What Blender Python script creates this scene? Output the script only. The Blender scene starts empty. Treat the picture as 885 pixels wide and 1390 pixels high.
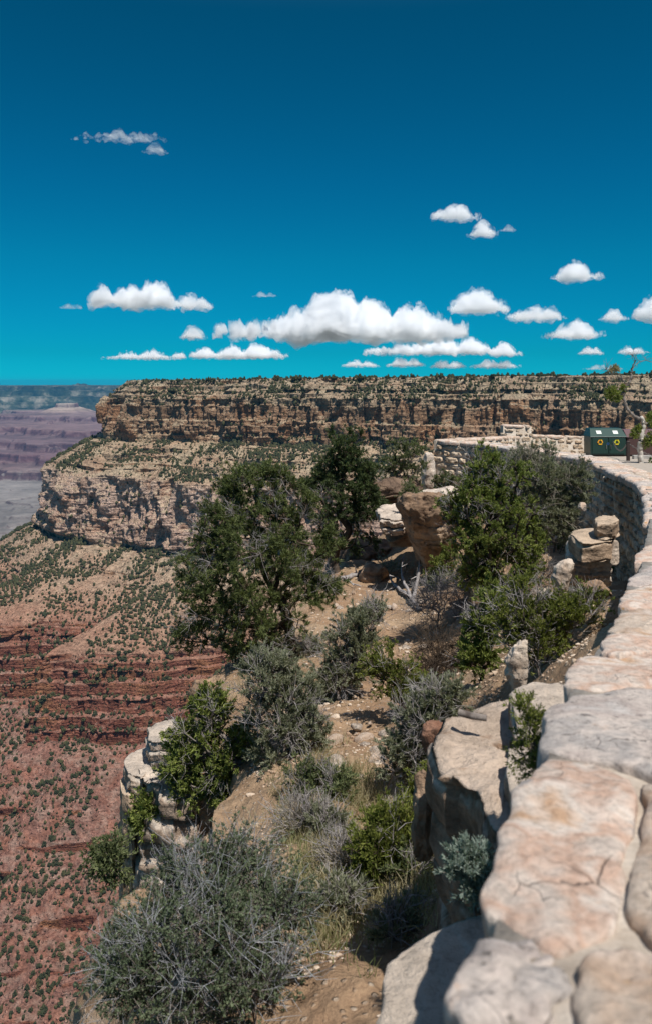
import bpy, bmesh, math, random
import numpy as np
from mathutils import Vector, Matrix

SC = bpy.context.scene
COL = SC.collection
R = math.radians
F32 = np.float32

# ---------------------------------------------------------------- noise
_rs = np.random.RandomState(7)
_perm = np.concatenate([_rs.permutation(256)] * 3).astype(np.int32)
_g = np.array([[1,1,0],[-1,1,0],[1,-1,0],[-1,-1,0],[1,0,1],[-1,0,1],[1,0,-1],[-1,0,-1],
               [0,1,1],[0,-1,1],[0,1,-1],[0,-1,-1],[1,1,0],[-1,1,0],[0,-1,1],[0,-1,-1]], F32)

def perlin(x, y, z=0.0, seed=0):
    x, y, z = np.broadcast_arrays(np.asarray(x, F32), np.asarray(y, F32), np.asarray(z, F32))
    x = x + F32(seed * 17.31); y = y + F32(seed * 5.77); z = z + F32(seed * 11.9)
    fx, fy, fz = np.floor(x), np.floor(y), np.floor(z)
    ix, iy, iz = fx.astype(np.int32) & 255, fy.astype(np.int32) & 255, fz.astype(np.int32) & 255
    fx, fy, fz = x - fx, y - fy, z - fz
    u, v, w = [f * f * f * (f * (f * 6 - 15) + 10) for f in (fx, fy, fz)]
    out = np.zeros(x.shape, F32)
    for dx in (0, 1):
        wx = u if dx else 1 - u
        a = _perm[ix + dx]
        for dy in (0, 1):
            wy = v if dy else 1 - v
            b = _perm[(a + iy + dy) & 511]
            for dz in (0, 1):
                wz = w if dz else 1 - w
                g = _g[_perm[(b + iz + dz) & 511] & 15]
                out += wx * wy * wz * (g[..., 0] * (fx - dx) + g[..., 1] * (fy - dy) + g[..., 2] * (fz - dz))
    return out

def fbm(x, y, z=0.0, octv=4, seed=0, gain=0.5):
    s = 0; a = 1.0; f = 1.0; t = 0
    for k in range(octv):
        s = s + a * perlin(np.asarray(x) * f, np.asarray(y) * f, np.asarray(z) * f, seed + k * 3)
        t += a; a *= gain; f *= 2.03
    return s / t * 1.6

def ridged(x, y, z=0.0, octv=2, seed=0):
    s = 0; a = 1.0; f = 1.0; t = 0
    for k in range(octv):
        s = s + a * (1 - np.abs(perlin(np.asarray(x) * f, np.asarray(y) * f, np.asarray(z) * f, seed + k * 5)) * 2.2)
        t += a; a *= .5; f *= 2.1
    return s / t

def hash01(a, b=0):
    a = np.asarray(a, np.int64) + 5000; b = np.asarray(b, np.int64) + 777
    h = (a * 73856093) ^ (b * 19349663); h = (h ^ (h >> 13)) * 1274126177
    return ((h ^ (h >> 16)) & 0xffff).astype(F32) / 65535.0

def sstep(a, b, x):
    t = np.clip((np.asarray(x, F32) - a) / (b - a), 0, 1)
    return t * t * (3 - 2 * t)

# ---------------------------------------------------------------- meshes and objects
def mesh(name, V, quads=None, tris=None, smooth=True):
    V = np.ascontiguousarray(np.asarray(V, F32).reshape(-1, 3))
    me = bpy.data.meshes.new(name)
    idx = []; starts = []; n = 0
    for fs, k in ((quads, 4), (tris, 3)):
        if fs is None or len(fs) == 0: continue
        fs = np.asarray(fs, np.int32).reshape(-1, k)
        idx.append(fs.ravel()); starts.append(n + np.arange(len(fs), dtype=np.int32) * k); n += fs.size
    idx = np.concatenate(idx); starts = np.concatenate(starts)
    me.vertices.add(len(V)); me.vertices.foreach_set('co', V.ravel())
    me.loops.add(len(idx)); me.loops.foreach_set('vertex_index', idx)
    me.polygons.add(len(starts)); me.polygons.foreach_set('loop_start', starts)
    me.update(calc_edges=True); me.validate()
    me.polygons.foreach_set('use_smooth', np.full(len(me.polygons), smooth, bool))
    return me

def link(name, me, mat=None, parent=None, loc=None):
    o = bpy.data.objects.new(name, me); COL.objects.link(o)
    if mat is not None and me is not None and not me.materials: me.materials.append(mat)
    if parent is not None: o.parent = parent
    if loc is not None: o.location = loc
    return o

def obj(name, V, quads=None, tris=None, mat=None, parent=None, smooth=True, loc=None):
    V = np.asarray(V, F32).reshape(-1, 3)
    if loc is not None: V = V - np.asarray(loc, F32)
    me = mesh(name, V, quads, tris, smooth)
    return link(name, me, mat, parent, loc)

def tag(o, label=None, cat=None, group=None, kind=None):
    if label: o['label'] = label
    if cat: o['category'] = cat
    if group: o['group'] = group
    if kind: o['kind'] = kind
    return o

def thing(name, label, cat, loc=(0, 0, 0), group=None):
    o = bpy.data.objects.new(name, None); COL.objects.link(o)
    o.location = loc; o.empty_display_size = .1
    return tag(o, label, cat, group)

def grid_faces(r, c, off=0):
    i = np.arange(r * c, dtype=np.int32).reshape(r, c) + off
    return np.stack([i[:-1, :-1], i[:-1, 1:], i[1:, 1:], i[1:, :-1]], -1).reshape(-1, 4)

class Acc:
    """collects pieces into one mesh"""
    def __init__(s): s.V = []; s.Q = []; s.T = []; s.n = 0
    def add(s, V, Q=None, T=None):
        V = np.asarray(V, F32).reshape(-1, 3)
        if Q is not None and len(Q): s.Q.append(np.asarray(Q, np.int32).reshape(-1, 4) + s.n)
        if T is not None and len(T): s.T.append(np.asarray(T, np.int32).reshape(-1, 3) + s.n)
        s.V.append(V); s.n += len(V)
    def build(s, name, mat, parent=None, smooth=True, loc=None):
        V = np.concatenate(s.V)
        return obj(name, V, np.concatenate(s.Q) if s.Q else None, np.concatenate(s.T) if s.T else None,
                   mat, parent, smooth, loc)

def box_vf(c, s, rz=0.0):
    c = np.asarray(c, F32); s = np.asarray(s, F32) / 2
    v = np.array([[-1,-1,-1],[1,-1,-1],[1,1,-1],[-1,1,-1],[-1,-1,1],[1,-1,1],[1,1,1],[-1,1,1]], F32) * s
    if rz:
        a, b = math.cos(rz), math.sin(rz)
        v = np.stack([v[:, 0] * a - v[:, 1] * b, v[:, 0] * b + v[:, 1] * a, v[:, 2]], -1)
    f = [[0,3,2,1],[4,5,6,7],[0,1,5,4],[1,2,6,5],[2,3,7,6],[3,0,4,7]]
    return v + c, f

def bev_box(name, c, s, mat, parent=None, bevel=.01, rz=0.0, pts=None):
    v, f = box_vf(c, s, rz) if pts is None else (np.asarray(pts, F32), [[0,3,2,1],[4,5,6,7],[0,1,5,4],[1,2,6,5],[2,3,7,6],[3,0,4,7]])
    bm = bmesh.new()
    vs = [bm.verts.new(p) for p in v.tolist()]
    for q in f: bm.faces.new([vs[i] for i in q])
    bmesh.ops.bevel(bm, geom=bm.edges[:], offset=bevel, segments=2, affect='EDGES', profile=.6)
    me = bpy.data.meshes.new(name); bm.to_mesh(me); bm.free()
    return link(name, me, mat, parent)

def tube_vf(pts, rad, sides=5):
    pts = np.asarray(pts, F32); n = len(pts)
    rad = np.broadcast_to(np.asarray(rad, F32), (n,))
    t = np.gradient(pts, axis=0); t /= np.linalg.norm(t, axis=1, keepdims=True) + 1e-9
    ref = np.array([0.31, 0.17, .93], F32) if abs(t[0, 2]) < .9 else np.array([1, .1, 0], F32)
    a = np.cross(t, ref); a /= np.linalg.norm(a, axis=1, keepdims=True) + 1e-9
    b = np.cross(t, a)
    th = np.arange(sides) / sides * 2 * np.pi
    V = pts[:, None] + rad[:, None, None] * (a[:, None] * np.cos(th)[None, :, None] + b[:, None] * np.sin(th)[None, :, None])
    i = np.arange(n * sides).reshape(n, sides); j = np.roll(i, -1, 1)
    Q = np.stack([i[:-1], j[:-1], j[1:], i[1:]], -1).reshape(-1, 4)
    return V.reshape(-1, 3), Q

# ---------------------------------------------------------------- node materials
class NT:
    def __init__(s, name):
        s.m = bpy.data.materials.new(name); s.m.use_nodes = True
        s.t = s.m.node_tree; s.t.nodes.clear()
        s.out = s.t.nodes.new('ShaderNodeOutputMaterial')
    def n(s, typ, ins=None, **kw):
        nd = s.t.nodes.new('ShaderNode' + typ)
        for k, v in kw.items(): setattr(nd, k, v)
        for k, v in (ins or {}).items(): s.set(nd.inputs[k], v)
        return nd
    def set(s, sock, v):
        if hasattr(v, 'outputs'): v = v.outputs[0]
        if isinstance(v, bpy.types.NodeSocket): s.t.links.new(v, sock)
        else:
            if sock.type == 'RGBA' and len(v) == 3: v = tuple(v) + (1,)
            sock.default_value = v
    def math(s, op, a, b=0.0, c=None, clamp=False):
        nd = s.n('Math', operation=op, use_clamp=clamp)
        s.set(nd.inputs[0], a); s.set(nd.inputs[1], b)
        if c is not None: s.set(nd.inputs[2], c)
        return nd.outputs[0]
    def mix(s, f, a, b, mode='MIX'):
        nd = s.n('Mix', data_type='RGBA', blend_type=mode, clamp_factor=True)
        s.set(nd.inputs[0], f); s.set(nd.inputs[6], a); s.set(nd.inputs[7], b)
        return nd.outputs[2]
    def ramp(s, f, stops, interp='LINEAR'):
        nd = s.n('ValToRGB'); cr = nd.color_ramp; cr.interpolation = interp
        while len(cr.elements) > 1: cr.elements.remove(cr.elements[-1])
        for k, (p, c) in enumerate(stops):
            e = cr.elements[0] if k == 0 else cr.elements.new(p)
            e.position = p
            if not hasattr(c, '__len__'): c = (c, c, c)
            e.color = tuple(c) + (1,)
        s.set(nd.inputs[0], f)
        return nd.outputs[0]
    def noise(s, vec, scale, detail=6, rough=.6, dist=0.0, off=None):
        nd = s.n('TexNoise', {'Scale': scale, 'Detail': detail, 'Roughness': rough, 'Distortion': dist})
        s.set(nd.inputs['Vector'], vec)
        return nd.outputs[0]
    def mapping(s, vec, scale=(1, 1, 1), loc=(0, 0, 0)):
        return s.n('Mapping', {'Vector': vec, 'Scale': scale, 'Location': loc}).outputs[0]
    def bump(s, h, strength=.5, dist=.1, nrm=None):
        nd = s.n('Bump', {'Height': h, 'Strength': strength, 'Distance': dist})
        if nrm is not None: s.set(nd.inputs['Normal'], nrm)
        return nd.outputs[0]
    def pos(s): return s.n('NewGeometry').outputs['Position']
    def ocoord(s): return s.n('TexCoord').outputs['Object']
    def bsdf(s, col, rough=.9, nrm=None, spec=.2, metal=0.0):
        nd = s.n('BsdfPrincipled', {'Base Color': col, 'Roughness': rough, 'Metallic': metal})
        s.set(nd.inputs['Specular IOR Level'], spec)
        if nrm is not None: s.set(nd.inputs['Normal'], nrm)
        s.t.links.new(nd.outputs[0], s.out.inputs[0])
        return nd

def rock_mat(name, base, dark, light, scale=3.0, bump=.6, bdist=.05, strata=0.0, lichen=None, lsc=6., world=False, pits=.5):
    t = NT(name); c = t.pos() if world else t.ocoord()
    big = t.noise(c, scale * .5, 4, .6, .4)
    mid = t.noise(c, scale * 2.2, 8, .68, .2)
    fine = t.noise(c, scale * 14, 5, .7)
    col = t.ramp(big, [(.30, dark), (.46, base), (.58, light), (.72, base)])
    col = t.mix(t.ramp(mid, [(.33, 1), (.5, 0)]), col, dark)
    col = t.mix(.55, col, t.ramp(fine, [(.25, .35), (.5, 1.0), (.75, 1.0)]), 'MULTIPLY')
    if strata:
        sv = t.noise(t.mapping(c, (1.2, 1.2, 16 * strata)), scale, 5, .6)
        col = t.mix(.6, col, t.ramp(sv, [(.36, .45), (.5, 1.0)]), 'MULTIPLY')
    if lichen:
        ln = t.noise(c, lsc, 6, .7, .8)
        col = t.mix(t.ramp(ln, [(.56, 0), (.62, .85)]), col, lichen[0])
        if len(lichen) > 1:
            ln2 = t.noise(t.mapping(c, loc=(7.3, 2.2, 4.1)), lsc * 1.4, 6, .75, .6)
            col = t.mix(t.ramp(ln2, [(.60, 0), (.66, .9)]), col, lichen[1])
    vor = t.n('TexVoronoi', {'Vector': c, 'Scale': scale * 9}, feature='SMOOTH_F1').outputs['Distance']
    h = t.math('ADD', t.math('MULTIPLY', mid, 1.0), t.math('MULTIPLY', fine, .35))
    h = t.math('ADD', h, t.math('MULTIPLY', t.ramp(vor, [(.05, 0), (.35, 1)]), pits * .4))
    if strata: h = t.math('ADD', h, t.math('MULTIPLY', sv, .5))
    t.bsdf(col, .92, t.bump(h, bump, bdist), .15)
    return t.m

def leaf_mat(name, c1, c2, c3, trans=.35, rough=.6):
    t = NT(name)
    g = t.n('NewGeometry'); rnd = g.outputs['Random Per Island']
    col = t.ramp(rnd, [(0, c1), (.45, c2), (.85, c3), (1, c3)])
    cl = t.noise(t.ocoord(), 2.2, 3, .6)
    col = t.mix(t.ramp(cl, [(.36, .55), (.6, 0)]), col, c1)
    d = t.n('BsdfPrincipled', {'Base Color': col, 'Roughness': rough}); t.set(d.inputs['Specular IOR Level'], .25)
    tr = t.n('BsdfTranslucent', {'Color': t.mix(1.0, col, (1.25, 1.3, .7), 'MULTIPLY')})
    mx = t.n('MixShader', {0: trans}); t.set(mx.inputs[1], d); t.set(mx.inputs[2], tr)
    t.t.links.new(mx.outputs[0], t.out.inputs[0])
    return t.m

def plain_mat(name, col, rough=.7, var=.25, scale=8, metal=0.0, spec=.3, bump=.1):
    t = NT(name); c = t.ocoord()
    n = t.noise(c, scale, 6, .65)
    cc = t.mix(1.0, col, t.ramp(n, [(.25, 1 - var), (.7, 1 + var * .3)]), 'MULTIPLY')
    t.bsdf(cc, rough, t.bump(n, bump, .02), spec, metal)
    return t.m

# ---------------------------------------------------------------- photograph geometry (885 x 1390 plate)
FPX, CX, HY = 1100.0, 442.5, 518.0
def pt(px, py, Y): return np.array([(px - CX) / FPX * Y, Y, -(py - HY) / FPX * Y], F32)
# ---------------------------------------------------------------- light directions
SUN_EL, SUN_H = R(62), np.array([.52, -.85])
SUN_H = SUN_H / np.linalg.norm(SUN_H)
S_DIR = Vector((SUN_H[0] * math.cos(SUN_EL), SUN_H[1] * math.cos(SUN_EL), math.sin(SUN_EL)))

# ---------------------------------------------------------------- far cliff material
STRAT_H = [0, 276, 396, 494, 800]; REAL_H = [0, 276, 348, 438, 790]
def cliff_mat():
    t = NT('canyon_strata')
    P = t.pos(); sep = t.n('SeparateXYZ', {0: P})
    z = sep.outputs[2]
    warp = t.noise(P, .006, 4, .6)
    zz = t.math('ADD', z, t.math('MULTIPLY_ADD', warp, 34.0, -17.0))
    f = t.math('DIVIDE', t.math('ADD', zz, 760.0), 790.0)      # 0 at -760, 1 at +30
    def q(h): return (760.0 - float(np.interp(h, STRAT_H, REAL_H))) / 790.0
    st = [(0, (.25, .10, .07)), (q(560), (.26, .105, .07)), (q(480), (.26, .10, .066)), (q(400), (.27, .11, .075)), (q(385), (.34, .19, .13)),
          (q(340), (.40, .28, .19)), (q(285), (.42, .31, .21)), (q(265), (.53, .37, .29)), (q(215), (.56, .395, .315)),
          (q(168), (.57, .42, .33)), (q(155), (.38, .27, .18)), (q(105), (.42, .32, .21)), (q(95), (.31, .195, .12)), (q(70), (.33, .21, .13)), (q(45), (.31, .20, .125)), (q(36), (.36, .27, .18)), (q(5), (.40, .32, .225)), (1, (.40, .32, .23))]
    st.sort(key=lambda a: a[0])
    col = t.ramp(f, st)
    # slopes: talus dust, cliffs: bare rock with thin beds
    nz = t.n('SeparateXYZ', {0: t.n('NewGeometry').outputs['Normal']}).outputs[2]
    flat = t.ramp(nz, [(.35, 0), (.62, 1)])
    talus = t.ramp(f, [(0, (.25, .135, .105)), (q(510), (.265, .14, .108)), (q(420), (.32, .17, .122)), (q(375), (.40, .25, .17)), (q(330), (.43, .31, .215)), (q(280), (.46, .355, .245)), (q(100), (.46, .36, .24)), (1, (.40, .325, .225))])
    tn = t.noise(P, .03, 6, .65)
    talus = t.mix(t.ramp(tn, [(.42, 0), (.62, .75)]), talus, t.mix(.5, col, (.40, .19, .12)))
    col = t.mix(t.math('MULTIPLY', flat, .85), col, talus)
    dust = t.noise(P, .055, 6, .7)
    low = t.ramp(f, [(q(470), 1), (q(380), 0)])
    col = t.mix(t.math('MULTIPLY', t.math('MULTIPLY', low, flat), t.ramp(dust, [(.46, 0), (.62, .75)])), col, (.36, .245, .19))
    beds = t.noise(t.mapping(P, (.012, .012, .42)), 1.0, 5, .62)
    steep = t.math('SUBTRACT', 1.0, flat)
    col = t.mix(t.math('MULTIPLY', steep, .8), col, t.ramp(beds, [(.34, .52), (.47, .9), (.56, 1.15), (.7, .95)]), 'MULTIPLY')
    streak = t.noise(t.mapping(P, (.16, .16, .018)), 1.0, 5, .6)
    col = t.mix(t.math('MULTIPLY', steep, t.ramp(streak, [(.52, 0), (.70, .5)])), col, (.17, .10, .07))
    patch = t.noise(P, .018, 5, .6)
    col = t.mix(t.math('MULTIPLY', steep, t.ramp(patch, [(.48, 0), (.62, .62)])), col, (.36, .175, .085))
    sp = t.noise(P, .28, 5, .75)
    col = t.mix(.9, col, t.ramp(sp, [(.3, .42), (.5, 1.0), (.70, 1.5)]), 'MULTIPLY')
    sp2 = t.noise(P, .085, 6, .72)
    col = t.mix(.75, col, t.ramp(sp2, [(.34, .5), (.5, 1.0), (.68, 1.3)]), 'MULTIPLY')
    vb = t.n('TexVoronoi', {'Vector': P, 'Scale': .30}); vr = t.n('SeparateColor', {0: vb.outputs['Color']})
    chunk = t.math('MULTIPLY', t.ramp(vb.outputs['Distance'], [(.25, 1), (.5, 0)]), t.ramp(vr.outputs[0], [(.45, 0), (.6, 1)]))
    col = t.mix(t.math('MULTIPLY', chunk, .45), col, t.mix(1.0, col, t.ramp(vr.outputs[1], [(0, .35), (.4, .7), (.6, 1.5), (1, 1.9)]), 'MULTIPLY'))
    blocks = t.n('TexVoronoi', {'Vector': P, 'Scale': .22}).outputs['Distance']
    h = t.math('ADD', t.math('MULTIPLY', sp, 1.2), t.math('MULTIPLY', blocks, .5))
    h = t.math('ADD', h, t.math('MULTIPLY', beds, 1.2)); h = t.math('ADD', h, t.math('MULTIPLY', chunk, .6))
    t.bsdf(col, .95, t.bump(h, 1.0, 3.5), .05)
    return t.m

# ---------------------------------------------------------------- the canyon rim opposite
def catmull(P, n=40):
    P = np.asarray(P, float); out = []
    Q = np.vstack([2 * P[0] - P[1], P, 2 * P[-1] - P[-2]])
    for i in range(1, len(Q) - 2):
        t = np.linspace(0, 1, n, endpoint=False)[:, None]
        a, b, c, d = Q[i - 1], Q[i], Q[i + 1], Q[i + 2]
        out.append(.5 * ((2 * b) + (-a + c) * t + (2 * a - 5 * b + 4 * c - d) * t ** 2 + (-a + 3 * b - 3 * c + d) * t ** 3))
    out.append(P[-1][None]); return np.vstack(out)

def resample(C, s_at=None):
    L = np.concatenate([[0], np.cumsum(np.linalg.norm(np.diff(C, axis=0), axis=1))])
    return L, lambda s: np.stack([np.interp(s, L, C[:, k]) for k in range(C.shape[1])], -1)

rimC = catmull([(-60, 2350), (-270, 2010), (-385, 1760), (-392, 1640), (-335, 1560), (-120, 1425), (120, 1290), (420, 1110), (760, 900), (1150, 640)], 60)
L_, rim_at = resample(rimC)
k_tip = int(np.argmin(np.linalg.norm(rimC - np.array([-392, 1640]), axis=1))); s_tip = L_[k_tip]
us = np.concatenate([np.arange(-560, -150, 5.), np.arange(-150, 110, .8), np.arange(110, 1130, 1.35), np.arange(1130, 1600, 5.)])
ss = us + s_tip; ss = ss[ss < L_[-1] - 5]; us = ss - s_tip
RP = rim_at(ss)
sm = lambda s: np.mean([rim_at(np.clip(s + o, 0, L_[-1])) for o in np.linspace(-70, 70, 15)], axis=0)
T = sm(ss + 1) - sm(ss - 1); T /= np.linalg.norm(T, axis=1, keepdims=True)
NRM = np.stack([-T[:, 1] * -1, -T[:, 0]], -1)     # left-hand side when walking right = towards the viewer
NRM = np.stack([T[:, 1], -T[:, 0]], -1)
if NRM[len(NRM) // 2] @ np.array([-.5, -.86]) < 0: NRM = -NRM
hs = np.concatenate([np.arange(0, 300, .95), np.arange(300, 344, 1.2), np.arange(344, 444, .8), np.arange(444, 765, 1.5)])
U, HR = np.meshgrid(us.astype(F32), hs.astype(F32)); H = np.interp(HR, REAL_H, STRAT_H).astype(F32)
prof_h = [0, 34, 38, 96, 101, 163, 166, 272, 396, 400, 494, 500, 770]
prof_d = [0, 34, 36, 45, 52, 152, 153, 168, 300, 303, 342, 356, 915]
Pf = lambda h: np.interp(h, prof_h, prof_d).astype(F32)
rr = np.random.RandomState(3)
b = [0.0]
while b[-1] < 800:
    h0 = b[-1]
    lo, hi = (2.5, 14) if h0 < 36 else (6, 28) if h0 < 100 else (6, 16) if h0 < 165 else (16, 40) if h0 < 270 else (10, 26) if h0 < 395 else (9, 20) if h0 < 498 else (10, 34)
    b.append(h0 + rr.uniform(lo, hi))
b = np.array(b, F32)
Hw = np.clip(H + 3.0 * perlin(U / 130, H / 150, 0, 4) + .9 * perlin(U / 22, H / 30, 0, 9), 0, 799)
Kl = np.searchsorted(b, Hw, 'right') - 1
h0 = b[Kl]; Lk = b[Kl + 1] - h0; fr = (Hw - h0) / Lk
cl_base = np.interp(h0, [0, 36, 37, 100, 101, 165, 166, 272, 273, 395, 396, 494, 496, 800], [.42, .5, .74, .70, .2, .18, .72, .72, .0, .05, .60, .60, .12, .16])
cn = perlin(U / 55, Kl * 3.7, 0, 12) * 1.1 + perlin(U / 17, Kl * 5.1, 0, 13) * .35
cn = cn + perlin(U / 120, Kl * .45, 0, 14) * .9
cn = cn * np.interp(H, [0, 36, 60], [1.45, 1.3, 1.]).astype(F32)
band = sstep(-.12, .06, perlin(U / 170, Kl * .12, 0, 19) + .10)
in_red = ((H > 394) & (H < 499)).astype(F32)
cliffy = np.clip(cl_base + cn * .8, 0, .93)
cliffy = cliffy * (1 - in_red) + in_red * np.clip(.12 + .76 * band + .10 * cn, 0, .92)
frs = np.clip((fr - cliffy) / (1 - cliffy), 0, 1)
D = Pf(h0 + Lk * frs)
amp = lambda hh, vv: np.interp(H, hh, vv).astype(F32)
D += amp([0, 100, 165, 270, 400, 470, 760], [16, 20, 26, 26, 34, 40, 50]) * perlin(U / 230, H / 900, 0, 21)
D += amp([0, 34, 96, 105, 162, 166, 270, 276, 395, 404, 470, 480, 760], [5, 14, 15, 8, 10, 22, 26, 12, 18, 9, 9, 10, 15]) * (ridged((U + .35 * H) / 74 + .35 * perlin(U / 40, H / 60), H / 260, 0, 2, 31) - .45)
D += amp([0, 36, 96, 105, 162, 166, 270, 280, 395, 404, 470, 480, 760], [3, 8, 8, 4, 3, 13, 13, 3.5, 4, 2.2, 2.2, 2.5, 3]) * fbm((U - .3 * H) / 30, H / 42, 0, 4, 41)
D += amp([0, 36, 96, 103, 163, 166, 270, 276, 400, 404, 490, 500, 760], [6, 16, 16, 2, 2, 10, 10, 0, 0, 9, 9, 2, 2]) * (hash01(np.floor((U + .22 * H) / 34 + .9 * perlin(U / 50, H / 70, 0, 43)), 3 + (H > 130)) - .5)
blk = hash01(np.floor(U / 9 + perlin(U / 20, Kl * 1.3, 0, 3) * .8), Kl) - .5
blk2 = hash01(np.floor(U / 3.6 + perlin(U / 9, Kl * 2.3, 0, 6) * .8), Kl * 7 + 1) - .5
bm_ = amp([0, 96, 103, 163, 168, 270, 276, 398, 404, 490, 500, 760], [1.4, 1.3, .6, .6, .8, .8, .1, .1, 1.0, 1.0, .35, .35])
D += bm_ * (blk * 5.0 + blk2 * 2.4)
D += (hash01(Kl, 3) - .5) * 4.0 * bm_
D += amp([0, 160, 166, 270, 276, 760], [0, 0, 7, 8, 0, 0]) * (ridged(U / 23 + .3 * perlin(U / 14, H / 25, 0, 2), H / 140, 0, 2, 47) - .5)
D += amp([0, 100, 166, 270, 280, 395, 400, 760], [0, 0, 0, 0, 1.4, 1.4, .5, .9]) * fbm(U / 4.2, H / 3.2, 0, 2, 57)
D += amp([0, 100, 166, 270, 280, 760], [1.2, 1.6, 2.2, 2.2, 1.0, 1.2]) * fbm(U / 11, H / 5.5, 0, 3, 51)
ph_ = (U - 322 + 22 * perlin(U / 60, H / 200, 0, 77)) / 236.; sw = ph_ - np.floor(ph_)
spur = np.where(sw < .13, sstep(0, .13, sw), 1 - (sw - .13) / .87)
D += spur * amp([0, 335, 400, 500, 640, 770], [0, 0, 150, 150, 90, 60]) * sstep(40, 160, U)
VX = RP[None, :, 0] + NRM[None, :, 0] * D
VY = RP[None, :, 1] + NRM[None, :, 1] * D
rim_z = (1.0 + 6.0 * sstep(100, 800, us) + 2.2 * perlin(us / 90, 0, 0, 5) + 1.0 * perlin(us / 17, 0, 0, 6)).astype(F32)
VZ = rim_z[None] - HR
cliffV = np.stack([VX, VY, VZ], -1)
def inland(d, dz):
    e = cliffV[:1].copy(); e[0, :, 0] -= NRM[:, 0] * d; e[0, :, 1] -= NRM[:, 1] * d; e[0, :, 2] += dz; return e
hem = cliffV[-1:].copy(); hem[0, :, 0] += NRM[:, 0] * 60; hem[0, :, 1] += NRM[:, 1] * 60; hem[0, :, 2] = -1400
fullV = np.concatenate([inland(240, 2.5), inland(60, 2.0), inland(12, 1.2), cliffV, hem])
M_CLIFF = cliff_mat()
cl = obj('canyon_cliffs', fullV.reshape(-1, 3), grid_faces(*fullV.shape[:2])[:, ::-1], None, M_CLIFF)
tag(cl, 'layered canyon wall with pale cliffs, tan scrub slopes and red ledges', 'canyon', kind='structure')

# ---------------------------------------------------------------- scrub on the slopes
def blob(seed, sub=1, squash=1.0):
    bm = bmesh.new(); bmesh.ops.create_icosphere(bm, subdivisions=sub, radius=1.0)
    v = np.array([q.co[:] for q in bm.verts], F32); f = np.array([[x.index for x in p.verts] for p in bm.faces]); bm.free()
    n = 1 + .75 * perlin(v[:, 0] * 1.5, v[:, 1] * 1.5, v[:, 2] * 1.5, seed) + (.55 if sub > 1 else .3) * perlin(v[:, 0] * 3.7, v[:, 1] * 3.7, v[:, 2] * 3.7, seed + 1) + (.45 * perlin(v[:, 0] * 8.3, v[:, 1] * 8.3, v[:, 2] * 8.3, seed + 2) if sub > 2 else 0)
    v = v * n[:, None]; v[:, 2] = v[:, 2] * squash + .55 * squash
    return v.astype(F32), f
def scrub_mat(name, c):
    t = NT(name)
    rnd = t.n('NewGeometry').outputs['Random Per Island']; orr = t.n('ObjectInfo').outputs['Random']
    m = t.math('FRACT', t.math('ADD', rnd, orr))
    col = t.ramp(m, [(0, (c[0] * .7, c[1] * .75, c[2] * .8)), (.5, c), (1, (c[0] * 1.7, c[1] * 1.45, c[2] * 1.3))])
    n = t.noise(t.pos(), .9, 4, .7)
    col = t.mix(.7, col, t.ramp(n, [(.3, .5), (.6, 1.25)]), 'MULTIPLY')
    t.bsdf(col, .9, t.bump(n, 1.0, 1.0), .1)
    return t.m
M_SCRUB = scrub_mat('scrub_green', (.052, .058, .030))
M_RIM = scrub_mat('rim_tree_green', (.034, .042, .019))
BLOBS = [blob(k * 5 + 2, 3 if k < 3 else 1, s) for k, s in enumerate((1.1, 1.4, .9, 1.1, 1.5, .9))]

rv = np.random.RandomState(11)
nr, nc = cliffV.shape[:2]
dz = np.zeros((nr, nc), F32); dz[:-1] = np.linalg.norm((cliffV[1:] - cliffV[:-1])[..., :2], axis=-1) / (np.diff(hs)[:, None] + 1e-6)
du = np.zeros((nr, nc), F32); du[:, :-1] = np.linalg.norm((cliffV[:, 1:] - cliffV[:, :-1])[..., :2], axis=-1)
area = np.clip(dz, 0, 6) * np.clip(du, 0, 3)
veg = np.clip(.50 + 1.1 * perlin(U / 26, H / 90, 0, 66) + 1.5 * perlin(cliffV[..., 0] / 70, cliffV[..., 1] / 70, cliffV[..., 2] / 50, 61), .05, 1.6)
dens = np.interp(H, [0, 30, 40, 92, 104, 160, 168, 268, 278, 400, 440, 760], [2.6, 2.3, .6, .6, 2.9, 2.2, .15, .15, 1.9, .9, 1.0, 1.8])
pxm = CX + FPX * cliffV[..., 0] / cliffV[..., 1]
pym = HY - FPX * cliffV[..., 2] / cliffV[..., 1]
vis = (pxm > -60) & (pxm < 930) & (pym < 1420)
vis &= ~((pxm > 330) & (pym > 780)) & (us[None, :] > -330)
w = (area * dens * veg * vis * (dz > .55)).ravel(); w /= w.sum()
NB = 30000
pick = rv.choice(nr * nc, NB, replace=False, p=w)
pp = cliffV.reshape(-1, 3)[pick].copy()
sz = rv.lognormal(-.06, .48, NB) * 1.42
sz *= np.interp(hs[pick // nc], [0, 160, 280, 500], [.85, .95, 1.25, 1.0])
sz = np.minimum(sz, 2.3 * (.4 + pp[:, 1] / 1700))
app = sz / pp[:, 1]; ppx = pxm.ravel()[pick]; ppy = pym.ravel()[pick]
front = (ppx > 4) & (ppx < 235) & (ppy > 640) & (ppy < 1380) & ~((ppx > 110) & (ppy > 1110)) & ~((ppx > 150) & (ppy > 970))
order = np.argsort(-np.where(front, app, 0))
big = order[:300]; rest = order[300:]
bush_me = []
for v, f in BLOBS[:3]:
    me = mesh('scrub_bush', v, None, f, False); me.materials.append(M_SCRUB); bush_me.append(me)
for k, i in enumerate(big):
    o = link('scrub_bush', bush_me[k % 3]); o.location = pp[i].tolist()
    s = float(sz[i]); o.scale = (s, s, s); o.rotation_euler.z = rv.uniform(0, 6.28)
    tag(o, 'small round dark green bush dotting the steep slope below the far cliffs', 'bush', 'bushes on the canyon slope')
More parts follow.
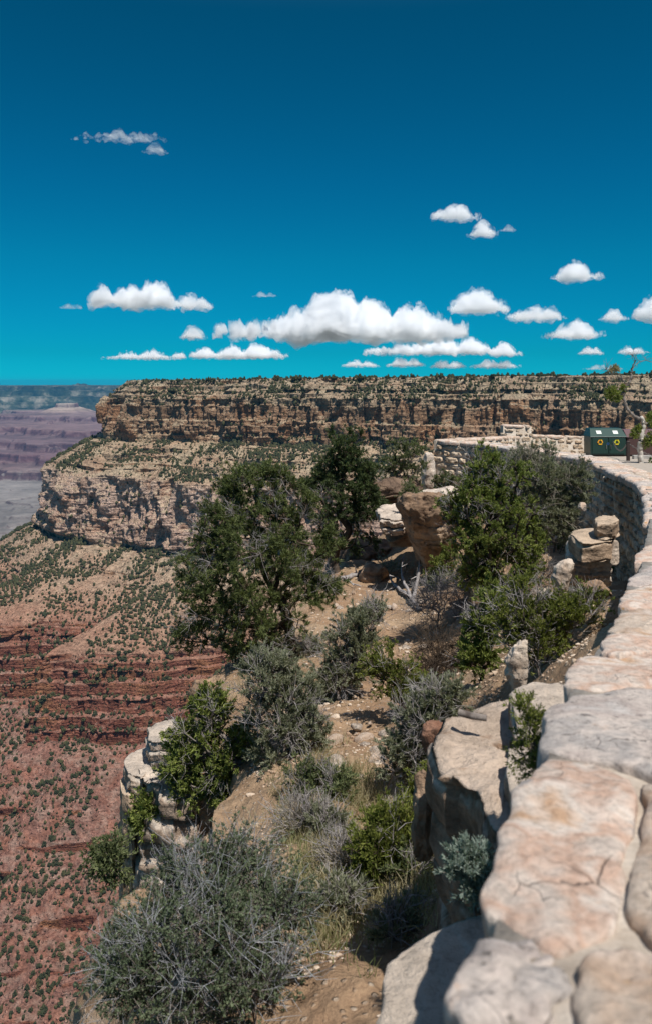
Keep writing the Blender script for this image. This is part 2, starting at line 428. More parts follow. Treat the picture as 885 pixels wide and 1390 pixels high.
def merged(idx, P, S, blobs, rng):
    A = Acc()
    for i in idx:
        v, f = blobs[i % len(blobs)]
        a = rng.uniform(0, 6.28); c_, s_ = math.cos(a), math.sin(a)
        q = v * S[i]; q = np.stack([q[:, 0] * c_ - q[:, 1] * s_, q[:, 0] * s_ + q[:, 1] * c_, q[:, 2] * rng.uniform(.8, 1.25)], -1)
        A.add(q + P[i], None, f)
    return A
o = merged(rest, pp, sz, BLOBS[3:], rv).build('scrub_vegetation', M_SCRUB)
tag(o, 'countless tiny dark bushes speckling the canyon ledges and slopes', 'scrub', kind='stuff')

# trees along the far rim
NT_ = 3600
ut = rv.uniform(-120, 1150, NT_); st_ = np.clip(ut + s_tip, 0, L_[-1])
inset = rv.uniform(-4, 60, NT_) ** 1.0
rp = rim_at(st_); ni = np.stack([np.interp(ut, us, NRM[:, k]) for k in (0, 1)], -1)
tp = np.concatenate([rp - ni * inset[:, None], (np.interp(ut, us, rim_z) - .3)[:, None]], 1).astype(F32)
clump = perlin(ut / 26, inset / 26, 0, 71)
tall = np.clip(rv.lognormal(0, .35, NT_) * 1.25 * (1 + 1.0 * clump), .6, 3.0) * np.interp(ut, [-100, 150], [.6, 1.0])
keep = np.where(clump + rv.uniform(-.3, .6, NT_) > -.1)[0]
keep = keep[np.argsort(-(tall / tp[:, 1])[keep])]
rim_me = []
for v, f in BLOBS[:3]:
    me = mesh('rim_tree', v * np.array([1, 1, 1.15], F32), None, f); me.materials.append(M_RIM); rim_me.append(me)
for k, i in enumerate(keep[:290]):
    o = link('rim_tree', rim_me[k % 3]); o.location = tp[i].tolist()
    s = float(tall[i]); o.scale = (s, s, s); o.rotation_euler.z = rv.uniform(0, 6.28)
    tag(o, 'dark conifer in the line of trees along the top of the far rim', 'tree', 'trees along the far rim')
o = merged(keep[290:], tp, tall, BLOBS[3:], rv).build('rim_woods', M_RIM)
tag(o, 'dark low woodland on the flat top of the far rim', 'woodland', kind='stuff')

# ---------------------------------------------------------------- distant canyon and north rim
def far_mat():
    t = NT('far_strata'); P = t.pos(); sep = t.n('SeparateXYZ', {0: P}); z = sep.outputs[2]
    w_ = t.noise(P, .0012, 4, .6)
    f = t.math('DIVIDE', t.math('ADD', t.math('ADD', z, t.math('MULTIPLY_ADD', w_, 90., -45.)), 1050.), 1100.)
    q = lambda zz: (zz + 1050.) / 1100.
    col = t.ramp(f, [(0, (.22, .17, .16)), (q(-960), (.23, .20, .18)), (q(-925), (.22, .195, .175)), (q(-860), (.23, .20, .18)), (q(-820), (.20, .13, .12)), (q(-740), (.17, .10, .10)),
                     (q(-700), (.22, .155, .15)), (q(-640), (.155, .10, .10)), (q(-560), (.23, .15, .14)), (q(-500), (.155, .10, .10)), (q(-440), (.25, .175, .16)), (q(-400), (.40, .30, .24)),
                     (q(-370), (.34, .27, .22)), (q(-315), (.36, .30, .25)), (q(-280), (.16, .15, .11)), (q(-235), (.05, .06, .04)), (1, (.03, .045, .028))])
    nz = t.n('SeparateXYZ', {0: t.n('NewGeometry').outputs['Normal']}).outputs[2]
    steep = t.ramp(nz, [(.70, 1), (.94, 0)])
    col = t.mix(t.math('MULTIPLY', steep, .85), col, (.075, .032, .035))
    yy = t.math('ADD', sep.outputs[1], t.math('MULTIPLY_ADD', t.noise(P, .0015, 4, .6), 1600., -800.))
    fm = t.math('DIVIDE', t.math('SUBTRACT', yy, 12700.), 600., clamp=True)
    forest = t.ramp(t.noise(P, .0022, 5, .65), [(.40, (.02, .035, .025)), (.52, (.06, .075, .05)), (.60, (.20, .19, .15)), (.7, (.28, .25, .20))])
    col = t.mix(fm, col, forest)
    n = t.noise(P, .006, 6, .7)
    col = t.mix(.8, col, t.ramp(n, [(.3, .55), (.5, 1), (.7, 1.3)]), 'MULTIPLY')
    beds = t.noise(t.mapping(P, (.0006, .0006, .035)), 1.0, 4, .6)
    col = t.mix(.7, col, t.ramp(beds, [(.35, .55), (.55, 1.15)]), 'MULTIPLY')
    t.bsdf(col, .95, t.bump(n, .8, 40.0), .03)
    return t.m
az = np.linspace(-420, 420, 620, dtype=F32)
Yd = np.geomspace(2300, 18500, 640).astype(F32)
AZ, YD = np.meshgrid((az - CX) / FPX, Yd)
FX = AZ * YD; FY = YD
base = np.interp(YD, [2300, 4200, 5200, 6900, 7600, 8600, 9600, 10800, 12000, 13400, 14600, 15600, 16600, 18500], [-1000, -985, -955, -930, -840, -700, -610, -520, -480, -545, -330, -170, -48, -40]).astype(F32)
rough_ = np.interp(YD, [4000, 6900, 7600, 9400, 10500, 12500, 14000, 15000, 16500], [40, 50, 330, 230, 130, 130, 420, 420, 40]).astype(F32)
rd = ridged(FX / 2300, FY / 2000, 0, 4, 81) - .35
hh = base + rough_ * rd + 20 * fbm(FX / 500, FY / 500, 0, 4, 85)
def terrace(h, step, k, off=0., lo=.10):
    x = (h + off) / step; i = np.floor(x); f = x - i
    return (i + np.where(f < k, f * lo / k, lo + (f - k) / (1 - k) * (1 - lo))) * step - off
terr = terrace(hh + 12 * fbm(FX / 150, FY / 150, 0, 2, 88), 92, .86)
hh = np.where(YD > 6900, terr * .9 + hh * .1, terrace(hh + 18 * ridged(FX / 420, FY / 420, 0, 3, 97), 24, .86))
hh = np.minimum(hh, np.where(YD > 14000, -22, -300) + 0 * hh)
bx, by = (92 - CX) / FPX * 11900, 11900
rb = np.hypot(FX - bx, (FY - by) * .6)
cone = -345 - np.clip(rb - 90, 0, 1e9) * .36 + 8 * fbm(FX / 90, FY / 90, 0, 3, 90)
cone = np.where(rb < 150, -318 + 6 * fbm(FX / 60, FY / 60, 0, 2, 93), cone)
hh = np.where((rb < 2600) & (YD < 13000), np.minimum(hh, -462 - 12 * fbm(FX / 200, FY / 200, 0, 3, 95)), hh)
hh = np.where(rb < 900, np.maximum(hh, cone), hh)
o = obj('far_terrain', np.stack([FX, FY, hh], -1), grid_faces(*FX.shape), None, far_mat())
tag(o, 'distant purple and red canyon layers under the dark far rim', 'canyon', kind='structure')
gs = 40000.
t = NT('canyon_floor'); n_ = t.noise(t.pos(), .004, 6, .6); t.bsdf(t.ramp(n_, [(.3, (.13, .14, .125)), (.7, (.20, .20, .18))]), .95, None, .05)
o = obj('ground', [[-gs, -gs, -1405], [gs, -gs, -1405], [gs, gs, -1405], [-gs, gs, -1405]], [[0, 1, 2, 3]], None, t.m)
tag(o, 'canyon floor far below', 'ground', kind='structure')
# ---------------------------------------------------------------- the near slope below the parapet
_w = [(520, 1700, -.70), (560, 1560, -.72), (610, 1400, -.75), (652, 1240, -.80), (692, 1085, -.85), (738, 1000, -.90), (772, 915, -.98), (826, 847, -1.09), (842, 800, -1.16), (864, 770, -1.23),
      (869, 741, -1.30), (877, 705, -1.40), (879, 685, -1.46), (874, 664, -1.53), (858, 652, -1.58), (826, 638, -1.66), (790, 622, -1.73), (700, 609, -1.83), (640, 601, -1.865), (590, 597, -1.82)]
WP = np.array([[(a - CX) / FPX * (-z * FPX / (b - HY)), -z * FPX / (b - HY), z] for a, b, z in _w])
WP = np.vstack([[-.03, -.6, -.68], WP])
RET = np.array([[3.44, 25.75, -1.85], [5.2, 29.6, -2.06], [7.75, 33.9, -2.27]])
wall_x = lambda Y: np.interp(Y, np.r_[WP[:, 1], RET[:, 1], 45], np.r_[WP[:, 0], RET[:, 0], 12]).astype(F32)
wall_z = lambda Y: np.interp(Y, np.r_[WP[:, 1], RET[:, 1]], np.r_[WP[:, 2], RET[:, 2]]).astype(F32)
wall_h = lambda Y: np.interp(Y, [0, 2.6, 4, 5.5, 8, 10, 12, 17, 22, 26.4, 30], [1.4, 1.0, .72, .62, .78, 1.05, 1.6, 2.2, 2.2, 1.75, 1.6]).astype(F32)
zc_ = lambda Y: np.interp(Y, [0, 2, 4, 5, 7, 9, 13, 18, 22, 27, 35], [-2.3, -2.5, -2.95, -3.3, -3.75, -4.0, -4.5, -4.95, -5.15, -5.3, -6]).astype(F32)
xe_ = lambda Y: np.interp(Y, [0, 3, 4, 5.5, 6.6, 7.6, 8.9, 9.4, 9.9, 10.6, 11.4, 12.6, 14, 17, 20, 23, 25.5, 27, 30, 34, 45], [-.8, -.85, -1.05, -1.25, -1.2, -.98, -.95, -1.05, -1.5, -1.5, -1.55, -1.75, -1.75, -1.2, -.6, -.1, 1.2, 3.0, 4.9, 7.2, 9]).astype(F32)

def ground_z(X, Y):
    X = np.asarray(X, F32); Y = np.asarray(Y, F32)
    xc = .035 * Y; xw = wall_x(Y); zb = wall_z(Y) - wall_h(Y); zc = zc_(Y)
    tt = np.clip((X - xc) / np.maximum(xw - xc, .2), 0, 1)
    S = (tt * tt * (3 - 2 * tt)) ** 1.15
    z = zc + (zb - zc) * S
    left = np.clip((xc - X) / np.maximum(xc - xe_(Y), .2), 0, 1)
    return z - .35 * left ** 2
def gpt(px, py):
    Y = np.arange(1.5, 34, .01); X = (px - CX) / FPX * Y; z = -(py - HY) / FPX * Y
    k = int(np.argmax(z < ground_z(X, Y)))
    return np.array([X[k], Y[k], ground_z(X[k], Y[k])], F32)

rows = np.concatenate([np.arange(-1, 3.5, .05), 3.5 * 1.0083 ** np.arange(0, 292)]); rows = rows[rows < 38]
tcol = np.linspace(0, 1, 290); dep = np.concatenate([np.geomspace(.03, 12, 150), np.geomspace(13, 260, 30)])
Yg = rows[:, None].astype(F32)
xe = xe_(Yg) + .35 * perlin(Yg * .9, 0, 0, 3) + .12 * perlin(Yg * 3.3, 0, 0, 4); xr = wall_x(Yg) + .42
Xg = xe + (xr - xe) * tcol[None].astype(F32); Yf = np.broadcast_to(Yg, Xg.shape)
Zg = ground_z(Xg, Yf) + .20 * fbm(Xg / 1.3, Yf / 1.3, 0, 4, 101) + .05 * fbm(Xg / .25, Yf / .25, 0, 3, 105)
dd = dep[::-1][None].astype(F32)
zt = Zg[:, :1]
out = dd / 9.0 + .5 * np.clip(dd, 0, 1.5) * ridged(Yg / 1.6, dd / 3.0, 0, 3, 111) * .7 + .12 * (hash01(np.floor(dd / .45 + 2 * perlin(Yg / 1.1, 0, 0, 8)), 5) - .5) * np.clip(dd * 2, 0, 1)
cm = np.clip(dd * 3, 0, 1)
jag = fbm(Yg / .55, dd / .45, 0, 5, 117, .58) * .16 + .14 * (hash01(np.floor(Yg / .38 + 1.2 * perlin(Yg / .5, dd / .6, 0, 7)), np.floor(dd / .30 + 1.5 * perlin(Yg / .7, dd, 0, 5))) - .5)
Xc_ = xe - np.maximum(out, 0) - jag * cm; Zc_ = zt - dd
GV = np.stack([np.concatenate([Xc_, Xg], 1), np.broadcast_to(Yg, (len(rows), Xg.shape[1] + dd.shape[1])), np.concatenate([Zc_, Zg], 1)], -1)

def dirt_mat():
    t = NT('dirt'); P = t.pos(); nz = t.n('SeparateXYZ', {0: t.n('NewGeometry').outputs['Normal']}).outputs[2]
    n1 = t.noise(P, .8, 6, .6); n2 = t.noise(P, 6, 8, .7); n3 = t.noise(P, 45, 4, .7)
    col = t.ramp(n1, [(.3, (.27, .165, .10)), (.5, (.37, .25, .155)), (.68, (.44, .32, .21))])
    col = t.mix(.75, col, t.ramp(n2, [(.3, .5), (.52, 1), (.72, 1.25)]), 'MULTIPLY')
    v = t.n('TexVoronoi', {'Vector': P, 'Scale': 22.}); vc = v.outputs['Color']; vd = v.outputs['Distance']
    pick = t.math('GREATER_THAN', t.n('SeparateColor', {0: vc}).outputs[0], .62)
    pm = t.math('MULTIPLY', pick, t.ramp(vd, [(.25, 1), (.42, 0)]))
    col = t.mix(t.math('MULTIPLY', pm, .8), col, t.mix(t.n('SeparateColor', {0: vc}).outputs[1], (.33, .24, .17), (.55, .46, .36)))
    col = t.mix(t.ramp(n3, [(.35, .45), (.55, 0)]), col, (.16, .10, .065))
    rk = t.noise(t.mapping(P, (1, 1, 3)), 2.2, 8, .68)
    rock = t.ramp(rk, [(.32, (.13, .085, .055)), (.45, (.33, .22, .14)), (.6, (.45, .34, .25))])
    col = t.mix(t.ramp(nz, [(.35, 1), (.62, 0)]), col, rock)
    h = t.math('ADD', t.math('MULTIPLY', n2, 1.2), t.math('MULTIPLY', pm, .35)); h = t.math('ADD', h, t.math('MULTIPLY', n3, .3))
    t.bsdf(col, .95, t.bump(h, .8, .06), .08)
    return t.m
o = obj('hillside', GV.reshape(-1, 3), grid_faces(*GV.shape[:2]), None, dirt_mat())
tag(o, 'dry dirt slope falling from the stone wall to the canyon edge', 'slope', kind='structure')

# path behind the wall
py_ = np.concatenate([np.arange(-5, 38, .5)]); pcs = np.linspace(0, 1, 24) ** 1.6
path_z = lambda Y: np.interp(Y, [-5, 0, 26, 33, 45], [-1.55, -1.65, -2.72, -3.05, -3.4])
PX = (wall_x(py_) + .3)[:, None] * (1 - pcs) + (24 + 0 * py_)[:, None] * pcs
PV = np.stack([PX, np.broadcast_to(py_[:, None], PX.shape), np.broadcast_to(path_z(py_)[:, None], PX.shape)], -1)
t = NT('path_gravel'); P = t.pos(); n_ = t.noise(P, 12, 6, .7); t.bsdf(t.ramp(n_, [(.3, (.30, .25, .20)), (.7, (.46, .41, .35))]), .95, t.bump(n_, .3, .02), .1)
o = obj('path', PV.reshape(-1, 3), grid_faces(*PV.shape[:2]), None, t.m); tag(o, 'pale rim path behind the stone wall', 'path', kind='structure')

# ---------------------------------------------------------------- masonry
def cap_mat(name, cols, spots, sc=5.0):
    t = NT(name); g = t.n('TexCoord').outputs['Object']
    w_ = t.n('TexNoise', {'Scale': 6.0, 'Detail': 4.0}); t.set(w_.inputs['Vector'], g)
    p = t.n('VectorMath', operation='MULTIPLY_ADD'); t.set(p.inputs[0], w_.outputs['Color']); p.inputs[1].default_value = (.12, .12, .12); t.set(p.inputs[2], g)
    big = t.noise(p.outputs[0], sc, 3, .55); mid = t.noise(p.outputs[0], sc * 4.2, 8, .72); fine = t.noise(g, 55., 5, .8)
    n = len(cols); col = t.ramp(big, [(.30 + .40 * i / (n - 1), c_) for i, c_ in enumerate(cols)])
    col = t.mix(.75, col, t.ramp(mid, [(.30, .55), (.46, .98), (.60, 1.06), (.75, 1.18)]), 'MULTIPLY')
    col = t.mix(.6, col, t.ramp(fine, [(.32, .38), (.5, 1.0), (.70, 1.25)]), 'MULTIPLY')
    for k, (c_, s_, lo) in enumerate(spots):
        sp = t.noise(t.mapping(p.outputs[0], loc=(3.1 * k + 1, 1.7 * k, 5.3)), s_, 5, .7)
        col = t.mix(t.ramp(sp, [(lo, 0), (lo + .045, .85)]), col, c_)
    cr_ = t.n('TexVoronoi', {'Vector': p.outputs[0], 'Scale': 5.5}, feature='DISTANCE_TO_EDGE').outputs['Distance']
    ck = t.ramp(cr_, [(0, 1), (.010, 0)]); ck = t.math('MULTIPLY', ck, t.ramp(t.noise(g, 3., 2, .5), [(.50, 0), (.58, 1)]))
    col = t.mix(t.math('MULTIPLY', ck, .75), col, (.13, .10, .08))
    h = t.math('ADD', t.math('MULTIPLY', mid, 1.0), t.math('MULTIPLY', fine, .30)); h = t.math('SUBTRACT', h, t.math('MULTIPLY', ck, .6))
    t.bsdf(col, .92, t.bump(h, .75, .022), .12); return t.m
M_PINK = cap_mat('stone_pale_pink', [(.44, .37, .32), (.62, .52, .44), (.54, .37, .28), (.66, .57, .49), (.52, .34, .22)], [((.50, .27, .09), 9., .64), ((.17, .145, .125), 22., .66), ((.36, .33, .31), 5., .62)])
M_GREY = cap_mat('stone_speckled_grey', [(.52, .46, .41), (.42, .38, .35), (.58, .50, .44), (.44, .37, .33), (.54, .49, .45)], [((.12, .105, .095), 26., .60), ((.56, .42, .33), 6., .62), ((.10, .09, .08), 11., .68)])
M_TAN = cap_mat('stone_warm_tan', [(.50, .39, .30), (.58, .48, .39), (.46, .33, .24), (.60, .50, .42)], [((.24, .20, .17), 14., .66), ((.50, .33, .18), 8., .65)])
M_WALL = rock_mat('masonry_stone', (.57, .43, .30), (.33, .23, .155), (.68, .56, .43), 2.2, .6, .04, .3, [(.12, .105, .09)], 4.0, world=True)
M_MORTAR = rock_mat('mortar', (.43, .36, .29), (.32, .265, .21), (.52, .46, .39), 6.0, .3, .015, 0, None, world=True)
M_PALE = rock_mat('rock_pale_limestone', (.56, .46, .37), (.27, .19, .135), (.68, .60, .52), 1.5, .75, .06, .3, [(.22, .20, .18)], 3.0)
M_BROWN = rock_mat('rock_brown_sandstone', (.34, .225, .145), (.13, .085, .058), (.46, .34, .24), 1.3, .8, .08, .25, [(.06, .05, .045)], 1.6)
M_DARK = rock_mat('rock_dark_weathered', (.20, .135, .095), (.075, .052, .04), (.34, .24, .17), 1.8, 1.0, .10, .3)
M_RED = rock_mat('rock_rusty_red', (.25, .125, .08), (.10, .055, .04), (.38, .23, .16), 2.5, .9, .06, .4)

def smooth_loop(p, m):
    p = np.asarray(p, float); k = len(p); tt = np.arange(m) / m * k; i = np.floor(tt).astype(int); f = (tt - i)[:, None]
    a, b, c, d = p[(i - 1) % k], p[i % k], p[(i + 1) % k], p[(i + 2) % k]
    cr_ = .5 * (2 * b + (c - a) * f + (2 * a - 5 * b + 4 * c - d) * f ** 2 + (-a + 3 * b - 3 * c + d) * f ** 3)
    return .35 * cr_ + .65 * (b * (1 - f) + c * f)
def slab(outline, nrm, thick, seed, m=48, bulge=.25, rough=.02, edge=.05):
    """rounded stone: outline (K,3) of its face, thickness along -nrm"""
    P = smooth_loop(outline, m); c = P.mean(0)
    sz0 = np.linalg.norm(P - c, axis=1).mean(); P = c + (P - c) * (1 + .10 * fbm(P[:, 0] * 2.2 / sz0, P[:, 1] * 2.2 / sz0, P[:, 2] * 2.2 / sz0, 4, seed + 9))[:, None]; nrm = np.asarray(nrm, float)
    size = np.linalg.norm(P - c, axis=1).mean()
    e = min(edge / size, .4)
    sc = [.22, .45, .66, .82, 1 - e, 1 - e * .3, 1.0, 1.0, .985, .96]
    dz = [0, 0, -.003 * size, -.010 * size, -.10 * edge - .02 * size, -.40 * edge - .02 * size, -edge - .02 * size, -.5 * thick, -.8 * thick, -thick]
    V = [c[None]]
    for s, d in zip(sc, dz): V.append(c + (P - c) * s + nrm * d)
    V = np.vstack(V)
    f = 1.0 / max(size, .05)
    d = fbm(V[:, 0] * f * 1.2, V[:, 1] * f * 1.2, V[:, 2] * f * 1.2, 4, seed)
    d2 = fbm(V[:, 0] * f * 1.2, V[:, 1] * f * 1.2, V[:, 2] * f * 1.2, 3, seed + 50)
    lat = V - c; lat /= np.linalg.norm(lat, axis=1, keepdims=True) + 1e-6
    V = V + nrm * (d * rough * 1.5)[:, None] + lat * (d2 * rough * 1.5)[:, None]
    n = len(sc); i = 1 + np.arange(n * m).reshape(n, m); j = np.roll(i, -1, 1)
    Q = np.stack([i[:-1], i[1:], j[1:], j[:-1]], -1).reshape(-1, 4)
    T = np.stack([np.zeros(m, int), i[0], j[0]], -1)
    return V.astype(F32), Q, T

wL, wat = resample(WP)
def wframe(s):
    p = wat(s); q = (wat(np.minimum(s + .15, wL[-1])) - wat(np.maximum(s - .15, 0))); q[..., 2] *= 1
    t_ = q / np.linalg.norm(q, axis=-1, keepdims=True)
    nl = np.stack([-t_[..., 1], t_[..., 0], 0 * t_[..., 0]], -1); nl /= np.linalg.norm(nl, axis=-1, keepdims=True)
    return p, t_, nl            # nl points left = outer side
WALLW = .62
def core(Lend, wat_, wfr, width, top_off, height, acc, s0=0., step=.12):
    s = np.arange(s0, Lend, step); p, t_, nl = wfr(s)
    hgt = height(p[:, 1])
    jit = lambda a, k: a + .02 * fbm(p[:, 0] * 3, p[:, 1] * 3, k, 2, 120)[:, None] * nl
    zt = np.array([0, 0, 1.]) * (top_off + .006 * fbm(p[:, 0] * 4, p[:, 1] * 4, 0, 3, 130)[:, None])
    prof = [p - nl * width * .97 - np.array([0, 0, 1]) * (hgt + .6)[:, None], p - nl * width * .97 + zt, p - nl * width * .66 + zt, p - nl * width * .33 + zt, jit(p - nl * .03, 0) + zt]
    for k in range(1, 9): prof.append(jit(p - nl * .045, k * .9) - np.array([0, 0, 1]) * ((hgt + .6) * k / 8)[:, None])
    V = np.stack(prof, 1); acc.add(V.reshape(-1, 3), grid_faces(*V.shape[:2]))
    # caps
    return V

wall = thing('parapet_wall', 'long curving rubble stone parapet wall with pale capstones along the path', 'wall', (1.2, 4., -1.9))
wall_loc = np.array([1.2, 4., -1.9], F32)
A = Acc(); core(wL[-1], wat, wframe, WALLW, -.004, wall_h, A, 0., .06)
def addp(acc, name, mat, root, rloc):
    o = acc.build(name, mat, None, True); o.parent = root
    o.matrix_parent_inverse = Matrix.Translation([-float(q) for q in rloc]); return o
addp(A, 'mortar_core', M_MORTAR, wall, wall_loc)

def face_stones(acc, s0, s1, wfr, hfun, seed, off=.0):
    rs = np.random.RandomState(seed)
    # courses follow the top of the wall
    h = .13; k = 0
    while h < 2.9:
        ch = rs.uniform(.13, .30); s = s0 + rs.uniform(-.3, 0)
        while s < s1:
            ln = rs.uniform(.22, .62) * (1.15 if ch > .2 else .9); sm_ = s + ln / 2
            p, t_, nl = wfr(np.array([min(max(sm_, s0 + .02), s1 - .02)])); p, t_, nl = p[0], t_[0], nl[0]
            if h < hfun(p[1]) + .25 and sm_ < s1 + .05:
                up = np.array([0, 0, 1.]); g = .018
                a, b_ = ln / 2 - g, ch / 2 - g
                cen = p - up * (h + ch / 2) + nl * (off + rs.uniform(-.02, .035))
                j = lambda: rs.uniform(.72, 1.02)
                ol = [cen + t_ * (x * a * j()) + up * (y * b_ * j()) for x, y in ((-1, -.75), (-.6, -1), (0, -1), (.65, -1), (1, -.6), (1, .5), (.7, 1), (0, 1), (-.7, 1), (-1, .6))]
                v, q, t3 = slab(np.array(ol), nl, .12, rs.randint(9999), 20, rough=.022, edge=.035)
                acc.add(v, q[:, ::-1], t3[:, ::-1])
            s += ln
        h += ch; k += 1
A = Acc(); s_m = np.interp(4.2, WP[:, 1], wL)
face_stones(A, s_m, wL[-1], wframe, wall_h, 5)
addp(A, 'masonry', M_WALL, wall, wall_loc)

# near capstones, outlines drawn on the top of the wall
def on_top(px, py, dz=0.0):
    z = -.9
    for _ in range(30):
        Y = -z * FPX / (py - HY); z = float(wall_z(Y)) + dz
    return [(px - CX) / FPX * Y, Y, z]
CAPS = [
 ([(742,1024),(700,1075),(674,1140),(655,1200),(658,1228),(700,1252),(752,1274),(800,1264),(835,1240),(842,1190),(858,1130),(862,1075),(848,1045),(800,1030)], M_PINK, .05, 'orange stained pale capstone'),
 ([(774,938),(738,966),(735,1004),(765,1018),(830,1032),(905,1052),(990,1060),(1000,938),(930,930),(850,932)], M_GREY, .04, 'grey capstone with black specks'),
 ([(872,1056),(878,1100),(868,1160),(852,1240),(885,1275),(980,1290),(1080,1280),(1080,1070),(960,1066)], M_TAN, .03, None),
 ([(780,892),(768,922),(800,934),(880,927),(960,930),(985,880),(900,880),(830,884)], M_PINK, .05, None),
 ([(820,862),(812,882),(840,889),(890,880),(960,876),(975,848),(890,853)], M_PINK, .06, None),
 ([(840,829),(826,850),(850,858),(900,851),(965,844),(965,818),(890,822)], M_TAN, .05, None),
 ([(850,797),(838,819),(870,826),(930,818),(955,795),(900,790)], M_PINK, .06, None),
 ([(868,769),(850,790),(890,793),(945,788),(960,762),(910,760)], M_GREY, .05, None),
 ([(872,740),(860,760),(900,759),(955,755),(965,732),(910,733)], M_PINK, .04, None),
 ([(630,1290),(606,1330),(630,1372),(720,1392),(775,1345),(764,1298),(720,1266),(668,1266)], M_GREY, .03, 'rounded grey and white capstone'),
 ([(790,1292),(778,1345),(800,1410),(900,1425),(1060,1410),(1060,1300),(900,1290)], M_TAN, .04, None),
 ([(610,1392),(575,1460),(620,1540),(760,1530),(775,1420),(720,1402)], M_PINK, .04, None)]
for k, (ol, m_, up, lab) in enumerate(CAPS):
    P = np.array([on_top(x, y, up * .35 - .004) for x, y in ol])
    area2 = np.cross(P[1:-1] - P[0], P[2:] - P[0])[:, 2].sum()
    if area2 < 0: P = P[::-1]
    v, q, t3 = slab(P, (0, 0, 1), .13, 300 + k, 160, rough=.013, edge=.013)
    loc = v.mean(0); me = mesh('capstone', v - loc, q, t3); me.materials.append(m_)
    o = link('capstone', me, None, wall); o.location = (loc - wall_loc).tolist()
    if lab: o['label'] = lab
rs = np.random.RandomState(77)
s = np.interp(8.15, WP[:, 1], wL); k = 0
while s < wL[-1] - .1:
    ln = rs.uniform(.45, .95); ln = min(ln, wL[-1] - s + .05)
    rows_ = [(-.05, .66)] if rs.rand() < .5 else [(-.05, rs.uniform(.26, .36)), (None, .66)]
    prev = -.05
    for a0, a1 in rows_:
        a0 = prev if a0 is None else a0; prev = a1 + .015
        pts_ = []
        for fs, fw in ((.02, .1), (.3, 0), (.7, 0), (.98, .08), (1, .5), (.97, .95), (.65, 1), (.3, 1), (.03, .94), (0, .5)):
            p, t_, nl = wframe(np.array([min(s + fs * (ln - .02), wL[-1])])); pts_.append(p[0] - nl[0] * (a0 + (a1 - a0) * fw + rs.uniform(-.02, .02)) + np.array([0, 0, rs.uniform(-.01, .01) + .005]))
        v, q, t3 = slab(np.array(pts_)[::-1], (0, 0, 1), .12, rs.randint(9999), 40, rough=.02, edge=.04)
        loc = v.mean(0); me = mesh('capstone', v - loc, q, t3); me.materials.append((M_PINK, M_TAN, M_GREY, M_PINK)[k % 4])
        o = link('capstone', me, None, wall); o.location = (loc - wall_loc).tolist(); k += 1
    s += ln

# return of the bastion and the low wall beyond it
def straight_wall(name, label, P, width, height, seed, face_right=True, cap=True):
    P = np.asarray(P, float); L, at = resample(P)
    def fr(s):
        p = at(s); q = at(np.minimum(s + .1, L[-1])) - at(np.maximum(s - .1, 0)); t_ = q / np.linalg.norm(q, axis=-1, keepdims=True)
        nl = np.stack([-t_[..., 1], t_[..., 0], 0 * t_[..., 0]], -1); nl /= np.linalg.norm(nl, axis=-1, keepdims=True)
        return p, t_, nl
    def frr(s):
        p, t_, nl = fr(s); return p - nl * width, t_, -nl
    loc = P.mean(0); loc[2] -= height
    root = thing(name, label, 'wall', loc.tolist())
    A = Acc(); s = np.arange(0, L[-1] + .001, min(.25, L[-1] / 6)); p, t_, nl = fr(s); up = np.array([0, 0, 1.])
    V = np.stack([p - up * (height + .6), p - up * .04, p - nl * width - up * .04, p - nl * width - up * (height + .6)], 1)
    A.add(V.reshape(-1, 3), grid_faces(*V.shape[:2])[:, ::-1])
    n = len(s) * 4; A.add(V[0], [[0, 1, 2, 3]]); A.add(V[-1], [[3, 2, 1, 0]])
    addp(A, 'mortar_core', M_MORTAR, root, loc)
    A = Acc(); face_stones(A, 0, L[-1], frr, lambda y: height + .1, seed, .0)
    # stones on the right hand face are mirrored: flip winding
    o = addp(A, 'masonry', M_WALL, root, loc)
    rs = np.random.RandomState(seed + 1); s = 0.; A = None
    while s < L[-1] - .12:
        ln = min(rs.uniform(.5, 1.0), L[-1] - s)
        pts_ = []
        for fs, fw in ((.02, .1), (.3, 0), (.7, 0), (.98, .08), (1, .5), (.97, .95), (.65, 1), (.3, 1), (.03, .94), (0, .5)):
            p, t_, nl = fr(np.array([s + fs * (ln - .02)])); pts_.append(p[0] - nl[0] * (-.04 + (width + .08) * fw + rs.uniform(-.02, .02)) + up * .01)
        v, q, t3 = slab(np.array(pts_)[::-1], (0, 0, 1), .12, rs.randint(9999), 36, rough=.02, edge=.04)
        c_ = v.mean(0); me = mesh('capstone', v - c_, q, t3); me.materials.append((M_PINK, M_TAN)[rs.randint(2)])
        o = link('capstone', me, None, root); o.location = (c_ - loc).tolist(); s += ln
    return root
straight_wall('parapet_wall', 'short stone wall returning from the far corner of the bastion', np.array([[3.42, 25.75, -1.84], [5.2, 29.6, -2.05], [7.45, 33.6, -2.25]]), .6, 1.0, 21)
straight_wall('stone_pier', 'square stone pier rising above the low wall left of the green bins', [[7.55, 35.2, -1.86], [8.75, 35.2, -1.88]], .6, 1.6, 31)
straight_wall('low_wall', 'low dry stone wall running between the stone pier and the green bins', [[8.8, 35.5, -2.30], [11.5, 35.7, -2.42]], .5, 1.0, 41)
